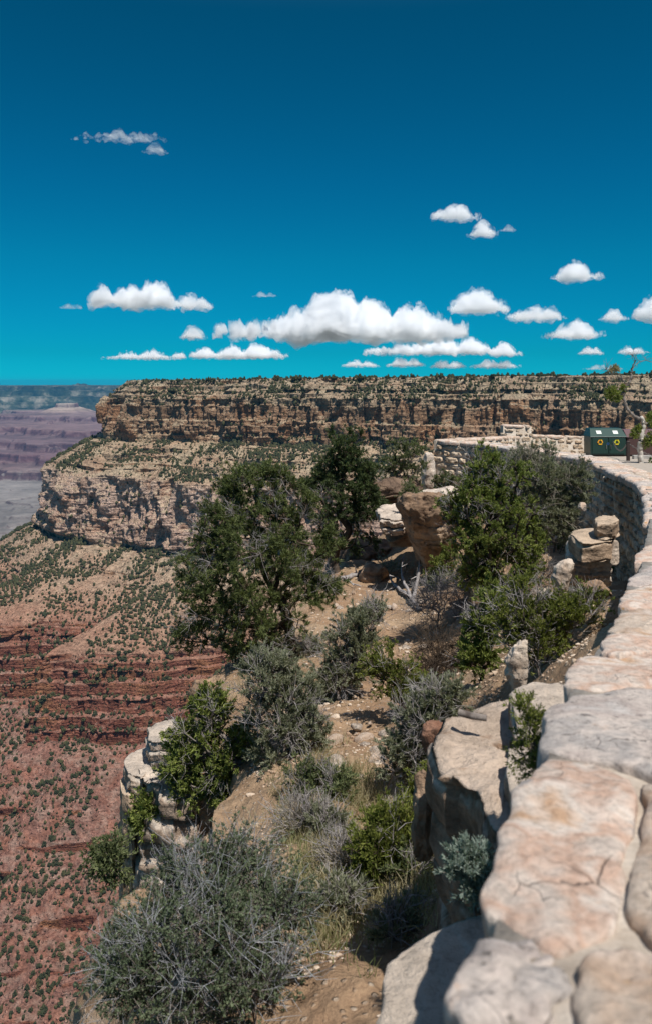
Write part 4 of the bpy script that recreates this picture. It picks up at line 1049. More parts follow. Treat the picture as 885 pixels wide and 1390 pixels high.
plant('shrub', 'low olive shrub under the feathery bush beside the tan block', 'bush', b, [lob(750, 728, 24, Y, 28), lob(725, 745, 18, Y, 14), lob(772, 715, 14, Y, 10)], 'olive', 8, W_GREY, .03, stems=4, sprd=.15, dead=.15)
b = gpt(612, 798); Y = float(b[1])
plant('shrub', 'dark green bush in the shade at the foot of the leaning boulder', 'bush', b, [lob(608, 768, 22, Y, 26), lob(590, 785, 14, Y, 12), lob(632, 775, 16, Y, 12)], 'juniper', 9, W_DARK, .03, stems=3, sprd=.1)
b = gpt(526, 785); Y = float(b[1])
plant('shrub', 'small pale sage bush in the dark shade under the ledges', 'bush', b, [lob(525, 770, 13, Y, 16)], 'blue', 10, W_GREY, .012, stems=4, sc=1.8)
# bare twig bushes
b = gpt(604, 848); Y = float(b[1])
plant('dead_shrub', 'leafless grey shrub of tangled twigs left of the dark trunk', 'dead bush', b, [lob(606, 815, 38, Y, 60, 0, None, 28), lob(580, 830, 20, Y, 16)], 'dry', 11, W_DEAD, .02, stems=7, sprd=.3, dead=1.0, dens=1.2, up=.2)
b = gpt(728, 800); Y = float(b[1])
plant('dead_shrub', 'small bare whitish shrub between the dark trunk and the cracked boulder', 'dead bush', b, [lob(728, 780, 22, Y, 34)], 'dry', 12, W_DEAD, .012, stems=6, sprd=.12, dead=1.0, dens=1.2, up=.4)
# bushes down the dirt slope
b = gpt(470, 945); Y = float(b[1])
plant('sagebrush', 'tall grey green sagebrush in the middle of the dirt slope', 'bush', b, [lob(472, 905, 34, Y, 46), lob(482, 860, 28, Y, 32), lob(505, 840, 14, Y, 10), lob(450, 920, 22, Y, 18)], 'sage', 13, W_GREY, .035, stems=7, sprd=.25, dead=.3, dens=1.0, up=.7)
b = gpt(540, 975); Y = float(b[1])
plant('shrub', 'yellow green bush beside the tall sagebrush on the dirt slope', 'bush', b, [lob(548, 930, 30, Y, 40), lob(522, 905, 24, Y, 26), lob(560, 950, 20, Y, 16)], 'yellow', 14, W_DARK, .025, stems=6, sprd=.15, dead=.08, dens=1.3, up=.6)
b = gpt(572, 1062); Y = float(b[1])
plant('sagebrush', 'wide pale sagebrush with bare lower stems left of the white ledge', 'bush', b, [lob(575, 985, 34, Y, 36), lob(600, 955, 22, Y, 18), lob(560, 1030, 34, Y, 34), lob(590, 1030, 22, Y, 16)], 'sage', 15, W_GREY, .03, stems=7, sprd=.2, dead=.28, dens=1.0, up=.6)
b = gpt(585, 1102); Y = float(b[1])
plant('grass_clump', 'bright green feathery clump against the dark undercut rock', 'grass clump', b, [lob(590, 1075, 20, Y, 26), lob(565, 1095, 14, Y, 12)], 'yellow', 16, W_GREY, .008, stems=6, sprd=.08, dens=1.2, up=1.2)
b = gpt(520, 1205); Y = float(b[1])
plant('shrub', 'yellow green broom shrub low on the slope below the dark rock', 'bush', b, [lob(520, 1155, 32, Y, 48), lob(540, 1130, 18, Y, 16), lob(508, 1180, 20, Y, 16)], 'yellow', 17, W_DARK, .012, stems=8, sprd=.08, dead=.08, dens=1.3, up=.9)
b = gpt(390, 1030); Y = float(b[1])
plant('sagebrush', 'large grey green bush on the canyon edge below the spreading pinyon', 'bush', b, [lob(385, 965, 44, Y, 50), lob(365, 925, 32, Y, 30), lob(410, 990, 28, Y, 24), lob(385, 1010, 36, Y, 26)], 'sage', 18, W_GREY, .035, stems=8, sprd=.3, dead=.28, dens=1.0, up=.6)
b = gpt(340, 905); Y = float(b[1])
plant('shrub', 'low dark scrub in the shade under the spreading pinyon', 'bush', b, [lob(335, 880, 26, Y, 22), lob(375, 880, 20, Y, 14)], 'olive', 19, W_DARK, .02, stems=4, sprd=.2, dead=.2)
# twisted juniper on the outcrop
Y = 9.2; b = np.array([-.62, 9.1, ground_z(-.62, 9.1)])
plant('juniper_tree', 'low twisted juniper leaning over the lip outcrop with bare grey branches', 'tree', b,
      [lob(268, 1005, 30, Y, 30), lob(285, 968, 24, Y, 22), lob(250, 1035, 24, Y, 20), lob(315, 1030, 32, Y, 24), lob(268, 1058, 24, Y, 18), lob(335, 1005, 22, Y, 12), lob(295, 1060, 26, Y, 14), lob(352, 1050, 22, Y, 10), lob(360, 1080, 18, Y, 8), lob(325, 1075, 20, Y, 8)],
      'juniper', 20, W_GREY, .055, trunk=[pt(335, 1035, Y), pt(312, 1005, Y), pt(290, 990, Y)], dead=.22, dens=1.0, minz=-9)
plant('juniper_bush', 'small dense dark green juniper on the face of the lip outcrop', 'bush', pt(212, 1140, 9.3), [lob(206, 1112, 20, 9.3, 24)], 'juniper', 21, W_DARK, .02, stems=3, minz=-9)
plant('shrub', 'thin olive shrub hanging at the left edge of the lip outcrop', 'bush', pt(158, 1180, 8.6), [lob(148, 1165, 11, 8.6, 14), lob(158, 1185, 10, 8.6, 8)], 'olive', 22, W_GREY, .012, stems=3, minz=-9)
# the big grey bush at the bottom
b = gpt(285, 1370); Y = float(b[1])
plant('mountain_shrub', 'large bluish grey twiggy bush with tiny leaves at the bottom corner', 'bush', b,
      [lob(268, 1225, 46, Y + .3, 56), lob(335, 1205, 46, Y + .5, 52), lob(210, 1295, 42, Y, 40), lob(300, 1295, 66, Y, 66), lob(376, 1235, 28, Y + .2, 22), lob(180, 1335, 36, Y - .1, 24), lob(365, 1320, 38, Y, 24), lob(165, 1295, 16, Y + .2, 8), lob(250, 1355, 60, Y, 34), lob(300, 1170, 16, Y + .4, 8), lob(220, 1240, 16, Y + .3, 6)],
      'greyg', 23, W_GREY, .016, stems=14, sprd=.22, dead=.15, dens=1.1, leafy=.85, up=.7, deadmat=W_BLUE, tw_r=.0015, minz=-9)
# bushes in the right foreground
b = gpt(735, 905); Y = float(b[1])
plant('shrub', 'straggly yellow green bush with grey twigs in front of the capstones', 'bush', b, [lob(740, 850, 38, Y, 56), lob(700, 838, 30, Y, 34), lob(782, 845, 28, Y, 32), lob(715, 878, 30, Y, 28), lob(760, 878, 26, Y, 20), lob(800, 820, 12, Y, 8), lob(700, 800, 10, Y, 6)],
      'yellow', 24, W_GREY, .012, stems=10, sprd=.14, dead=.22, dens=1.2, up=.8)
b = gpt(655, 930); Y = float(b[1])
plant('shrub', 'narrow dark green bush left of the straggly yellow green bush', 'bush', b, [lob(650, 890, 24, Y, 26), lob(655, 850, 18, Y, 16), lob(668, 820, 16, Y, 10)], 'juniper', 25, W_DARK, .02, stems=4, sprd=.1, dead=.1, up=.7)
b = gpt(842, 785); Y = float(b[1])
plant('shrub', 'small green plant growing against the foot of the wall by the capstones', 'bush', b, [lob(836, 768, 16, Y, 20), lob(846, 778, 10, Y, 8)], 'olive', 26, W_GREY, .008, stems=5, sprd=.05, sc=.6, up=.8)
plant('sapling', 'thin stem with sparse yellow green leaves rising over the white split rock', 'plant', pt(726, 1045, 2.95), [lob(720, 985, 10, 2.95, 8), lob(724, 1015, 10, 2.95, 10), lob(728, 1035, 14, 2.95, 12), lob(714, 962, 5, 2.95, 3)], 'yellow', 27, W_GREY, .004, stems=3, sprd=.02, sc=.45, minz=-9, tw_r=.0012)
plant('sage_sprig', 'pale blue green sage sprig in front of the dark undercut rock', 'plant', pt(645, 1240, 2.9), [lob(640, 1185, 18, 2.9, 20), lob(650, 1210, 18, 2.9, 16), lob(628, 1195, 10, 2.9, 6)], 'blue', 28, W_GREY, .005, stems=7, sprd=.03, minz=-9, up=1.2, tw_r=.0012, dens=1.3)
b = gpt(605, 912); Y = float(b[1])
plant('dead_shrub', 'dark brown tangle of dead brush in the hollow left of the narrow green bush', 'dead bush', b, [lob(605, 888, 32, Y, 46, 0, None, 20), lob(585, 900, 16, Y, 12)], 'dry', 41, W_DARK, .02, stems=6, sprd=.2, dead=1.0, dens=1.2, up=.2, deadmat=W_DARK)
for k, (x, y, r_, sp, lab) in enumerate([(455, 1235, 16, 'sage', 'low sage tuft on the dirt near the bottom bush'),
     (540, 1265, 15, 'sage', 'little dry sage plant near the white slab at the wall foot'), (420, 1060, 18, 'olive', 'low olive shrub among the dry grass'), (565, 1190, 14, 'olive', 'small olive tuft below the dark undercut rock'),
     (640, 800, 14, 'sage', 'small sage tuft left of the dark trunk'), (800, 800, 16, 'dry', 'dry straw coloured tuft on the bank by the wall'), (770, 815, 14, 'sage', 'small sage tuft on the bank under the wall'), (690, 790, 14, 'olive', 'low olive tuft right of the dark trunk'), (500, 830, 12, 'sage', 'small sage tuft at the top of the dirt slope'), (425, 880, 16, 'sage', 'dry sage tuft right of the spreading pinyon'), (445, 1125, 15, 'sage', 'pale sage tuft standing in the middle of the dry grass'), (408, 1120, 16, 'dry', 'straw coloured tuft between the dry grass and the bottom bush'), (470, 1175, 14, 'dry', 'dry straw tuft left of the yellow green broom shrub'), (455, 1075, 13, 'olive', 'tiny olive tuft at the upper edge of the dry grass')]):
    b = gpt(x, y + r_); Y = float(b[1])
    plant('small_shrub', lab, 'bush', b, [lob(x, y, r_, Y, 18, 0, None, r_ * .8)], sp, 60 + k, W_GREY, .01, stems=5, sprd=.06, dead=.3 if sp != 'dry' else .6, up=.8, sc=.8)

# dead branches on the ground
def dead_branch(name, label, lines, r):
    A = Acc(); ps = []
    for ln in lines:
        P = []
        for (x, y, dz) in ln:
            p = gpt(x, y); p[2] += dz; P.append(p)
        C = catmull(np.array(P), 6); n = len(C); ps.append(C)
        rs = np.random.RandomState(n); C = C + rs.normal(size=C.shape) * .008
        A.add(*tube_vf(C, np.linspace(r, r * .3, n) * rs.uniform(.85, 1.15, n), 6))
        for k in range(2, n - 1, 3):
            d = unit(rs.normal(size=3) + np.array([0, 0, .4])); L = r * rs.uniform(4, 9)
            A.add(*tube_vf(np.stack([C[k], C[k] + d * L * .5, C[k] + unit(d + rs.normal(size=3) * .4) * L]), [r * .35, r * .25, r * .1], 4))
    loc = np.concatenate(ps).mean(0)
    o = A.build(name, W_DEAD, None, True, loc); return tag(o, label, 'branch')
dead_branch('dead_branch', 'forked bleached dead branch lying beside the bare grey shrub', [[(570, 832, .05), (555, 815, .15), (545, 795, .3), (549, 778, .5)], [(560, 822, .1), (568, 800, .4), (570, 782, .7)], [(555, 815, .1), (535, 800, .1), (528, 790, .2)]], .05)
dead_branch('dead_branch', 'curved dark dead branch on the dirt under the spreading pinyon', [[(455, 800, .05), (465, 797, .25), (480, 800, .1)], [(455, 800, .05), (452, 812, .05)]], .05)
dead_branch('fallen_log', 'grey fallen log lying at the foot of the dark pinyon', [[(468, 790, .06), (480, 785, .08), (492, 780, .06)]], .09)
plk = pt(640, 972, 4.05); A = Acc(); A.add(*tube_vf(np.array([pt(622, 967, 3.95), pt(640, 972, 3.92), pt(660, 975, 3.9)]), [.018, .017, .015], 7))
o = A.build('stick', W_GREY, None, True, plk); tag(o, 'short brown stick lying on the dirt topped white ledge', 'stick')

# grass over the lower slope
rs = np.random.RandomState(44)
def grass(name, label, centers, mat, per, ln, wd):
    P = []; D_ = []
    for (cx_, cy_, sx_, sy_, n) in centers:
        for _ in range(n):
            px_, py__ = rs.normal(cx_, sx_ * .55), rs.normal(cy_, sy_ * .55)
            if py__ > 1420: continue
            p = gpt(px_, py__)
            if p[0] < xe_(p[1]) + .05: continue
            m = rs.randint(per // 2, per + 1); r = .045
            P.append(p + rs.normal(size=(m, 3)) * [r, r, 0]); D_.append(unit(rs.normal(size=(m, 3)) * .42 + [0, 0, 1]))
    P = np.concatenate(P); D_ = np.concatenate(D_)
    v, q, t3 = blades(P, D_, ln * rs.uniform(.5, 1.3, len(P)), wd, rs, 'grass')
    o = obj(name, v, q, t3, mat, None, False); return tag(o, label, 'grass', kind='stuff')
grass('dry_grass', 'pale dry grass tufts on the lower dirt slope', [(440, 1110, 60, 70, 95), (420, 1180, 40, 60, 60), (480, 1080, 50, 40, 60), (440, 1040, 40, 20, 30), (420, 900, 25, 30, 40), (530, 1230, 50, 50, 60), (440, 1240, 30, 50, 50), (780, 815, 40, 20, 60), (560, 1200, 40, 60, 50), (340, 930, 30, 20, 20)], L_DRY, 26, .17, .005)
grass('green_grass', 'green grass tufts among the dry grass on the lower slope', [(430, 1090, 50, 60, 55), (415, 1150, 30, 40, 30), (470, 1060, 50, 30, 20), (480, 1250, 50, 60, 18), (560, 1130, 40, 40, 20)], L_GRASS, 24, .16, .0055)
# ---------------------------------------------------------------- bins, post, dead tree
M_GREEN = plain_mat('green_painted_steel', (.007, .036, .027), .45, .25, 3, 0, .5, .05)
M_GREENL = plain_mat('green_lid_steel', (.010, .048, .037), .4, .2, 3, 0, .5, .05)
M_BROWNB = plain_mat('brown_painted_steel', (.075, .036, .032), .6, .25, 2.5, 0, .4, .08)
M_BROWNL = plain_mat('brown_lid_steel', (.15, .085, .085), .5, .25, 2.5, 0, .4, .06)
M_LABEL = plain_mat('white_label', (.72, .74, .68), .6, .1, 20)
M_YEL = plain_mat('yellow_sign_paint', (.75, .50, .02), .5, .1, 20)
M_ORA = plain_mat('orange_sign_paint', (.75, .33, .03), .5, .1, 20)
M_LIME = plain_mat('lime_sign_paint', (.60, .62, .04), .5, .1, 20)
M_BLUE = plain_mat('blue_sign_paint', (.03, .10, .28), .5, .1, 20)
M_STEEL = plain_mat('chain_steel', (.20, .19, .18), .5, .3, 30, .6)
M_POST = plain_mat('dark_brown_post', (.045, .030, .026), .7, .3, 9)
M_CONC = plain_mat('concrete_kerb', (.40, .38, .35), .9, .3, 6)

def hexbox(name, b0, b1, t0, t1, z0, z1, mat, parent, bevel=.012):
    """bottom rectangle b0..b1 at z0, top rectangle t0..t1 at z1 (x, y pairs)"""
    P = [(b0[0], b0[1], z0), (b1[0], b0[1], z0), (b1[0], b1[1], z0), (b0[0], b1[1], z0), (t0[0], t0[1], z1), (t1[0], t0[1], z1), (t1[0], t1[1], z1), (t0[0], t1[1], z1)]
    return bev_box(name, None, None, mat, parent, bevel, 0, P)
Yb = 33.0; kx = Yb / FPX; zb0 = float(path_z(Yb))
bx0, bx1 = (801 - CX) * kx, (849 - CX) * kx; W = bx1 - bx0
bloc = ((bx0 + bx1) / 2, Yb, zb0)
bn = thing('recycling_bin', 'dark green double recycling bin with two round yellow arrow emblems', 'recycling bin', bloc)
hexbox('body', (-W / 2, 0), (W / 2, .85), (-W / 2, 0), (W / 2, .85), .06, .80, M_GREEN, bn)
hexbox('base_frame', (-W / 2 + .05, .05), (W / 2 - .05, .80), (-W / 2 + .05, .05), (W / 2 - .05, .80), 0, .06, M_POST, bn, .006)
lid = hexbox('lid', (-W / 2 - .03, -.05), (W / 2 + .03, .88), (-W / 2 + .07, .34), (W / 2 - .07, .80), .803, 1.13, M_GREENL, bn)
def disc_arrow(rad, m=30):
    """three chasing arrows as one ring in the xz plane, facing -y"""
    A = Acc()
    for k in range(3):
        a0 = math.radians(90 + 120 * k + 12); a1 = a0 + math.radians(72); th = np.linspace(a0, a1, 9)
        ri, ro = rad * .62, rad
        V = []
        for y in (0, .018):
            for r in (ri, ro): V += [(r * math.cos(t_), y, r * math.sin(t_)) for t_ in th]
        i = np.arange(36).reshape(4, 9)
        Q = []
        for p, q in ((0, 1), (3, 2), (1, 3), (2, 0)):
            for j in range(8): Q.append([i[p, j], i[q, j], i[q, j + 1], i[p, j + 1]])
        A.add(V, Q)
        rm = (ri + ro) / 2; e = np.array([math.cos(a1), math.sin(a1)]); tg = np.array([-e[1], e[0]])
        tri = [e * rad * .42, e * rad * 1.2, e * rm + tg * rad * .55]
        V = [(p[0], y, p[1]) for y in (-.001, .019) for p in tri]
        A.add(V, [[0, 1, 4, 3], [1, 2, 5, 4], [2, 0, 3, 5]], [[0, 2, 1], [3, 4, 5]])
    return A
for sx_, m_, lab in ((-1, M_ORA, 'door with orange and yellow arrow emblem'), (1, M_LIME, 'door with lime yellow arrow emblem')):
    cx_ = sx_ * W * .235
    d = bev_box('door', (cx_, -.015, .44), (W * .44, .03, .64), M_GREEN, bn, .006); d['label'] = lab
    A = disc_arrow(.105); me = mesh('emblem', np.concatenate(A.V), np.concatenate(A.Q), np.concatenate(A.T), False); me.materials.append(m_); me.materials.append(M_YEL)
    e = link('emblem', me, None, d); e.location = (cx_, -.052, .585)
    for i_, p in enumerate(me.polygons): p.material_index = 1 if (i_ // 12) % 2 else 0
    bev_box('handle', (cx_ - sx_ * W * .17, -.045, .40), (.03, .03, .16), M_STEEL, d, .006)
    # label stuck on the sloping lid
    tl = bev_box('label', (0, 0, 0), (.20, .012, .19), M_LABEL, lid, .003)
    sl_ = math.atan2(.327, .39); tl.rotation_euler = (-(math.pi / 2 - sl_), 0, 0); tl.location = (cx_ * 1.0, .15, .803 + .327 * (.20 / .39) + .006)
A = disc_arrow(.05); me = mesh('emblem', np.concatenate(A.V), np.concatenate(A.Q), np.concatenate(A.T), False); me.materials.append(M_BLUE)
e = link('emblem', me, None, bn); e.location = (-.02, -.036, .52); e['label'] = 'small blue arrow emblem between the doors'

cx0 = (851 - CX) * kx + .02
db = thing('storage_bin', 'purple brown steel storage bin with sloping lid right of the green bin', 'bin', (cx0 + 1.1, Yb, zb0))
hexbox('body', (-1.1, .08), (1.1, 1.1), (-1.1, .08), (1.1, 1.1), .03, .78, M_BROWNB, db)
hexbox('lid', (-1.13, .02), (1.13, 1.13), (-1.08, .55), (1.08, 1.08), .784, 1.06, M_BROWNL, db)
for x in (-.55, .55): bev_box('door_panel', (x, .068, .40), (1.0, .02, .66), M_BROWNB, db, .006)
kb = tag(bev_box('kerb', ((870 - CX) * kx + 1.2, 31.0, float(path_z(31.)) + .06), (4.6, .22, .16), M_CONC, None, .02), 'pale concrete kerb strip in front of the bins', 'kerb'); 

Yp = 29.5; p0 = np.array([(852 - CX) / FPX * Yp, Yp, float(path_z(Yp))]); ptop = -(600 - HY) / FPX * Yp
po = thing('post', 'dark brown post holding a drooping chain in front of the bins', 'post', p0.tolist())
hgt = ptop - p0[2]
bev_box('shaft', (0, 0, hgt / 2), (.11, .11, hgt), M_POST, po, .012)
hexbox('cap', (-.065, -.065), (.065, .065), (-.02, -.02), (.02, .02), hgt + .002, hgt + .05, M_POST, po, .004)
A = Acc()
def chain(a, b_, sag, n):
    a, b_ = np.array(a), np.array(b_); f = np.linspace(0, 1, n + 1); C = a + (b_ - a) * f[:, None]; C[:, 2] -= sag * 4 * f * (1 - f)
    for k in range(n):
        c = (C[k] + C[k + 1]) / 2; t_ = unit(C[k + 1] - C[k]); s = np.linalg.norm(C[k + 1] - C[k]) * .62
        up_ = np.array([0, 0, 1.]) if k % 2 else unit(np.cross(t_, [0, 0, 1.])); up_ = unit(up_ - t_ * (up_ @ t_))
        th = np.linspace(0, 2 * np.pi, 9)[:-1]; pts = np.array([c + t_ * math.cos(x) * s + up_ * math.sin(x) * s * .42 for x in np.r_[th, th[:1]]])
        A.add(*tube_vf(pts, .009, 4))
top = p0 + [0, 0, hgt - .08]
chain(top + [-.06, 0, 0], [bx0 + W * .62, Yb - .06, zb0 + .62], .30, 34)
chain(top + [.06, 0, 0], top + np.array([2.4, -.3, -.1]), .42, 34)
o = A.build('chain', M_STEEL, None, True, top); o.parent = po; o.location = (top - p0).tolist()
p2 = p0 + [2.46, -.3, -.1]
po2 = thing('post', 'second dark brown chain post standing further right along the path', 'post', (p0 + [2.5, -.3, -.1]).tolist())
bev_box('shaft', (0, 0, hgt / 2), (.11, .11, hgt), M_POST, po2, .012)
hexbox('cap', (-.065, -.065), (.065, .065), (-.02, -.02), (.02, .02), hgt + .002, hgt + .05, M_POST, po2, .004)

# weathered half-dead tree beside the path
Yt = 28.0; q = lambda x, y, d=0: pt(x, y, Yt + d)
base = np.array([(868 - CX) / FPX * Yt, Yt, float(path_z(Yt)) - .03])
tr = thing('weathered_tree', 'half dead tree with crooked white trunk and sparse leaf tufts by the bins', 'tree', base.tolist())
A = Acc(); Bk = Acc()
def limb(acc, pts, r0, r1, sd=6):
    C = catmull(np.array(pts), 7); n = len(C); C = C + np.random.RandomState(n + sd).normal(size=C.shape) * .012; acc.add(*tube_vf(C, np.linspace(r0, r1, n), 8))
limb(A, [base, q(869, 618), q(868, 604), q(871, 590), q(873, 574), q(870, 566)], .105, .06)
limb(A, [q(871, 590), q(880, 594, .1), q(890, 600, .3), q(902, 598, .4)], .06, .03)
limb(Bk, [q(871, 569), q(862, 566, .05), q(853, 558), q(848, 548), q(846, 536)], .06, .045)
limb(Bk, [q(846, 536), q(850, 524), q(856, 514), q(857, 502, .1), q(862, 490)], .045, .022)
limb(Bk, [q(848, 520, .1), q(840, 508, .2), q(832, 506, .2), q(822, 502, .3)], .025, .008)
limb(Bk, [q(857, 502), q(866, 492, .2), q(876, 489, .3)], .018, .006)
limb(Bk, [q(862, 490), q(858, 482), q(852, 479)], .014, .004)
limb(Bk, [q(846, 536), q(838, 536), q(828, 534)], .02, .008)
limb(A, [q(873, 578), q(880, 572), q(890, 566)], .03, .01)
rs = np.random.RandomState(5)
def twigs(acc, x, y, n, L):
    for _ in range(n):
        c = q(x, y) ; d = unit(rs.normal(size=3) + [0, 0, .3]); l = L * rs.uniform(.5, 1.2)
        acc.add(*tube_vf(np.stack([c, c + d * l * .5, c + unit(d + rs.normal(size=3) * .5) * l]), [.007, .005, .002], 3))
for x, y, n in ((822, 502, 14), (830, 507, 14), (858, 482, 10), (876, 489, 8), (864, 488, 8), (838, 508, 8)): twigs(Bk, x, y, n, .42)
def rel(acc, name, mat):
    me = mesh(name, np.concatenate(acc.V) - base.astype(F32), np.concatenate(acc.Q), None); me.materials.append(mat); return link(name, me, None, tr)
rel(A, 'trunk', W_WHITE); rel(Bk, 'branch', W_GREY)
def clump(cs, mat, lab=None):
    P = []; D_ = []
    for x, y, r, n in cs:
        u = unit(rs.normal(size=(n, 3))) * (rs.uniform(0, 1, n) ** .5)[:, None] * r * Yt / FPX
        P.append(q(x, y) + u); D_.append(unit(u + rs.normal(size=(n, 3)) * .1 * 1 + [0, 0, .02]))
    P = np.repeat(np.concatenate(P), 5, 0); D_ = np.repeat(np.concatenate(D_), 5, 0)
    v, f, t3 = blades(P, unit(D_ + rs.normal(size=D_.shape) * .6), .11, .03, rs, 'leaf')
    me = mesh('foliage', v - base, f, t3, False); me.materials.append(mat); o = link('foliage', me, None, tr)
    if lab: o['label'] = lab
clump([(830, 534, 9, 170), (838, 540, 5, 40), (845, 526, 5, 30), (862, 588, 7, 90), (868, 582, 5, 40), (886, 570, 10, 160), (884, 596, 11, 180), (872, 604, 5, 30), (888, 628, 7, 60)], L_JUNI)
clump([(834, 500, 5, 40), (829, 502, 3, 20)], L_DRY, 'rusty dry leaf tuft')
# ---------------------------------------------------------------- cumulus clouds, far beyond the haze
def cloud_mat(name, dens):
    t = NT(name)
    v = t.n('VolumePrincipled', {'Color': (.985, .992, 1.0), 'Density': dens, 'Anisotropy': .0})
    t.t.links.new(v.outputs[0], t.out.inputs['Volume']); 
    return t.m
def wisp_mat(name, dens, sc, lo, hi):
    t = NT(name); P = t.pos()
    n = t.noise(t.mapping(P, (1, 1, 1.35)), sc, 7, .68, .6)
    d = t.math('MULTIPLY', t.n('MapRange', {0: n, 1: lo, 2: hi, 3: 0.0, 4: 1.0}).outputs[0], dens)
    v = t.n('VolumePrincipled', {'Color': (.985, .992, 1.0), 'Density': d, 'Anisotropy': .0})
    t.t.links.new(v.outputs[0], t.out.inputs['Volume'])
    t.m.cycles.volume_step_rate = .22
    return t.m
CD = 22000.0
M_CLOUD = cloud_mat('cloud_vapour', .0055); M_FRINGE = wisp_mat('fringe_vapour', .0065, .0026, .44, .62); M_WISP = wisp_mat('thin_cloud_vapour', .0042, .0030, .42, .66)
def cloud(label, px, py, w, h, bumps, seed, mat=None, dist=CD, puff=.30):
    """px, py: middle of the flat base; w, h in photograph pixels; bumps: (x -1..1, width, height 0..1).
    A closed shell: billowing top made of many round puffs over an almost flat base."""
    rs = np.random.RandomState(seed * 13 + 1); k = dist / FPX
    rx, H = w / 2 * k, h * k * .90; dy = min(rx * .75, H * 1.7)
    nx = int(np.clip(w * 1.1, 44, 300)); ny = int(np.clip(2 * dy / (2 * rx) * nx, 24, 90))
    gx = np.linspace(-1.12, 1.12, nx) * rx; gy = np.linspace(-1.1, 1.1, ny) * dy
    X, Y_ = np.meshgrid(gx, gy)
    def prof(x): return max(.10, max(bh * math.exp(-((x - b0) / bw) ** 2) for b0, bw, bh in bumps))
    top = np.full(X.shape, -1e9)
    n = int(np.clip(w / h * 13, 20, 100))
    for i in range(n):
        x = rs.uniform(-.97, .97); ph = prof(x) * H * rs.uniform(.62, 1.0) * (1 - .25 * abs(x) ** 3)
        r = min(ph * rs.uniform(.22, .50) + H * .07, rx * .4); cz = max(ph * rs.uniform(.55, 1) - r, r * .10); yy = rs.normal(0, .36) * dy * (1 - .5 * ph / H)
        x_ = x * (rx - r * .9)
        dd_ = np.sqrt((X - x_) ** 2 + ((Y_ - yy) * .9) ** 2); d2 = r * r - dd_ ** 2
        top = np.maximum(top, np.where(dd_ < r * .9, cz + np.sqrt(np.maximum(d2, 0)), cz + .436 * r - (dd_ - .9 * r) * 1.25))
    L = max(H * .30, 60.)
    nz = .42 * (1 - 2.4 * np.abs(perlin(X / L, Y_ / L, 0, seed))) + .30 * (1 - 2.4 * np.abs(perlin(X / L * 2.3, Y_ / L * 2.3, 0, seed + 1))) + .26 * perlin(X / L * 5, Y_ / L * 5, 0, seed + 2)
    inside = top > H * .03
    bot = np.where(inside, -.05 * H + .22 * H * perlin(X / L / 1.7, Y_ / L / 1.7, 0, seed + 4) + .10 * H * perlin(X / L * 1.3, Y_ / L * 1.3, 0, seed + 5), 0)
    ero = fbm(X / L / 2.2, Y_ / L / 2.2, 0, 3, seed + 7)
    tp = np.where(inside, np.maximum(top + .02 * H + nz * L * 1.0 + ero * H * .16 - puff * H * .30, bot), bot)
    V = np.concatenate([np.stack([X, Y_, tp], -1).reshape(-1, 3), np.stack([X, Y_, bot - .5], -1).reshape(-1, 3)])
    m = nx * ny; q1 = grid_faces(ny, nx); keepq = (tp.ravel()[q1].max(1) - bot.ravel()[q1].min(1)) > H * .02
    q1 = q1[keepq]; q2 = q1[:, ::-1] + m
    # side walls along the border of the kept region
    e = np.concatenate([q1[:, [0, 1]], q1[:, [1, 2]], q1[:, [2, 3]], q1[:, [3, 0]]]); key = np.sort(e, 1); kk = key[:, 0].astype(np.int64) * m + key[:, 1]
    _, inv, cnt = np.unique(kk, return_inverse=True, return_counts=True); be = e[cnt[inv] == 1]
    q3 = np.stack([be[:, 1], be[:, 0], be[:, 0] + m, be[:, 1] + m], -1)
    F = np.concatenate([q1, q2, q3]); me = mesh('cloud', V, F); me.materials.append(mat or M_CLOUD)
    o = link('cloud', me); o.location = pt(px, py, dist).tolist()
    if mat is None:                      # thin ragged vapour round the dense core
        c_ = V.mean(0); X2 = V.copy(); g1 = 60 + .08 * H; 
        nn = V - np.array([0, 0, H * .25]); nn = nn / (np.array([rx, dy, H]) ** 2); nn = unit(nn)
        X2 = X2 + nn * (g1 * (1.0 + .9 * fbm(V[:, 0] / L / 1.5, V[:, 1] / L / 1.5, V[:, 2] / L / 1.5, 3, seed + 9)))[:, None]
        m2 = mesh('vapour_fringe', X2, F); m2.materials.append(M_FRINGE); link('vapour_fringe', m2, None, o)
    return tag(o, label, 'cloud')
cloud('largest white cumulus cloud with tall domed top above the middle of the rim', 463, 452, 345, 62, [(-.05, .22, 1.), (-.35, .2, .55), (.25, .2, .62), (.62, .22, .68), (-.8, .3, .25), (.85, .15, .4)], 1)
cloud('puffy white cloud on the upper right shoulder of the largest cumulus', 649, 420, 82, 32, [(0, .4, 1.), (-.5, .3, .7), (.5, .3, .6)], 2)
cloud('white cloud with a pointed right end beside the domed cumulus', 723, 431, 78, 20, [(.1, .4, .8), (-.5, .3, .5), (.6, .2, .9)], 3)
cloud('compact white cloud high above the right end of the rim', 783, 376, 64, 28, [(-.1, .45, 1.), (.5, .3, .5)], 4)
cloud('small flat white cloud highest on the right half of the sky', 618, 294, 66, 20, [(0, .5, 1.), (-.6, .3, .6)], 5)
cloud('small round white puff just below the highest right cloud', 656, 318, 36, 22, [(0, .6, 1.)], 6)
cloud('tiny faint wisp right of the small round puff', 690, 313, 26, 10, [(0, .6, 1.)], 7, M_WISP)
cloud('white cloud with stepped top low over the right part of the rim', 777, 455, 76, 23, [(.3, .35, 1.), (-.2, .3, .6), (-.7, .3, .3)], 8)
cloud('small oval cloud between the stepped cloud and the right edge', 832, 433, 33, 14, [(0, .6, 1.)], 9)
cloud('rounded white cloud cut by the right edge of the photo', 884, 429, 34, 27, [(0, .6, 1.)], 10)
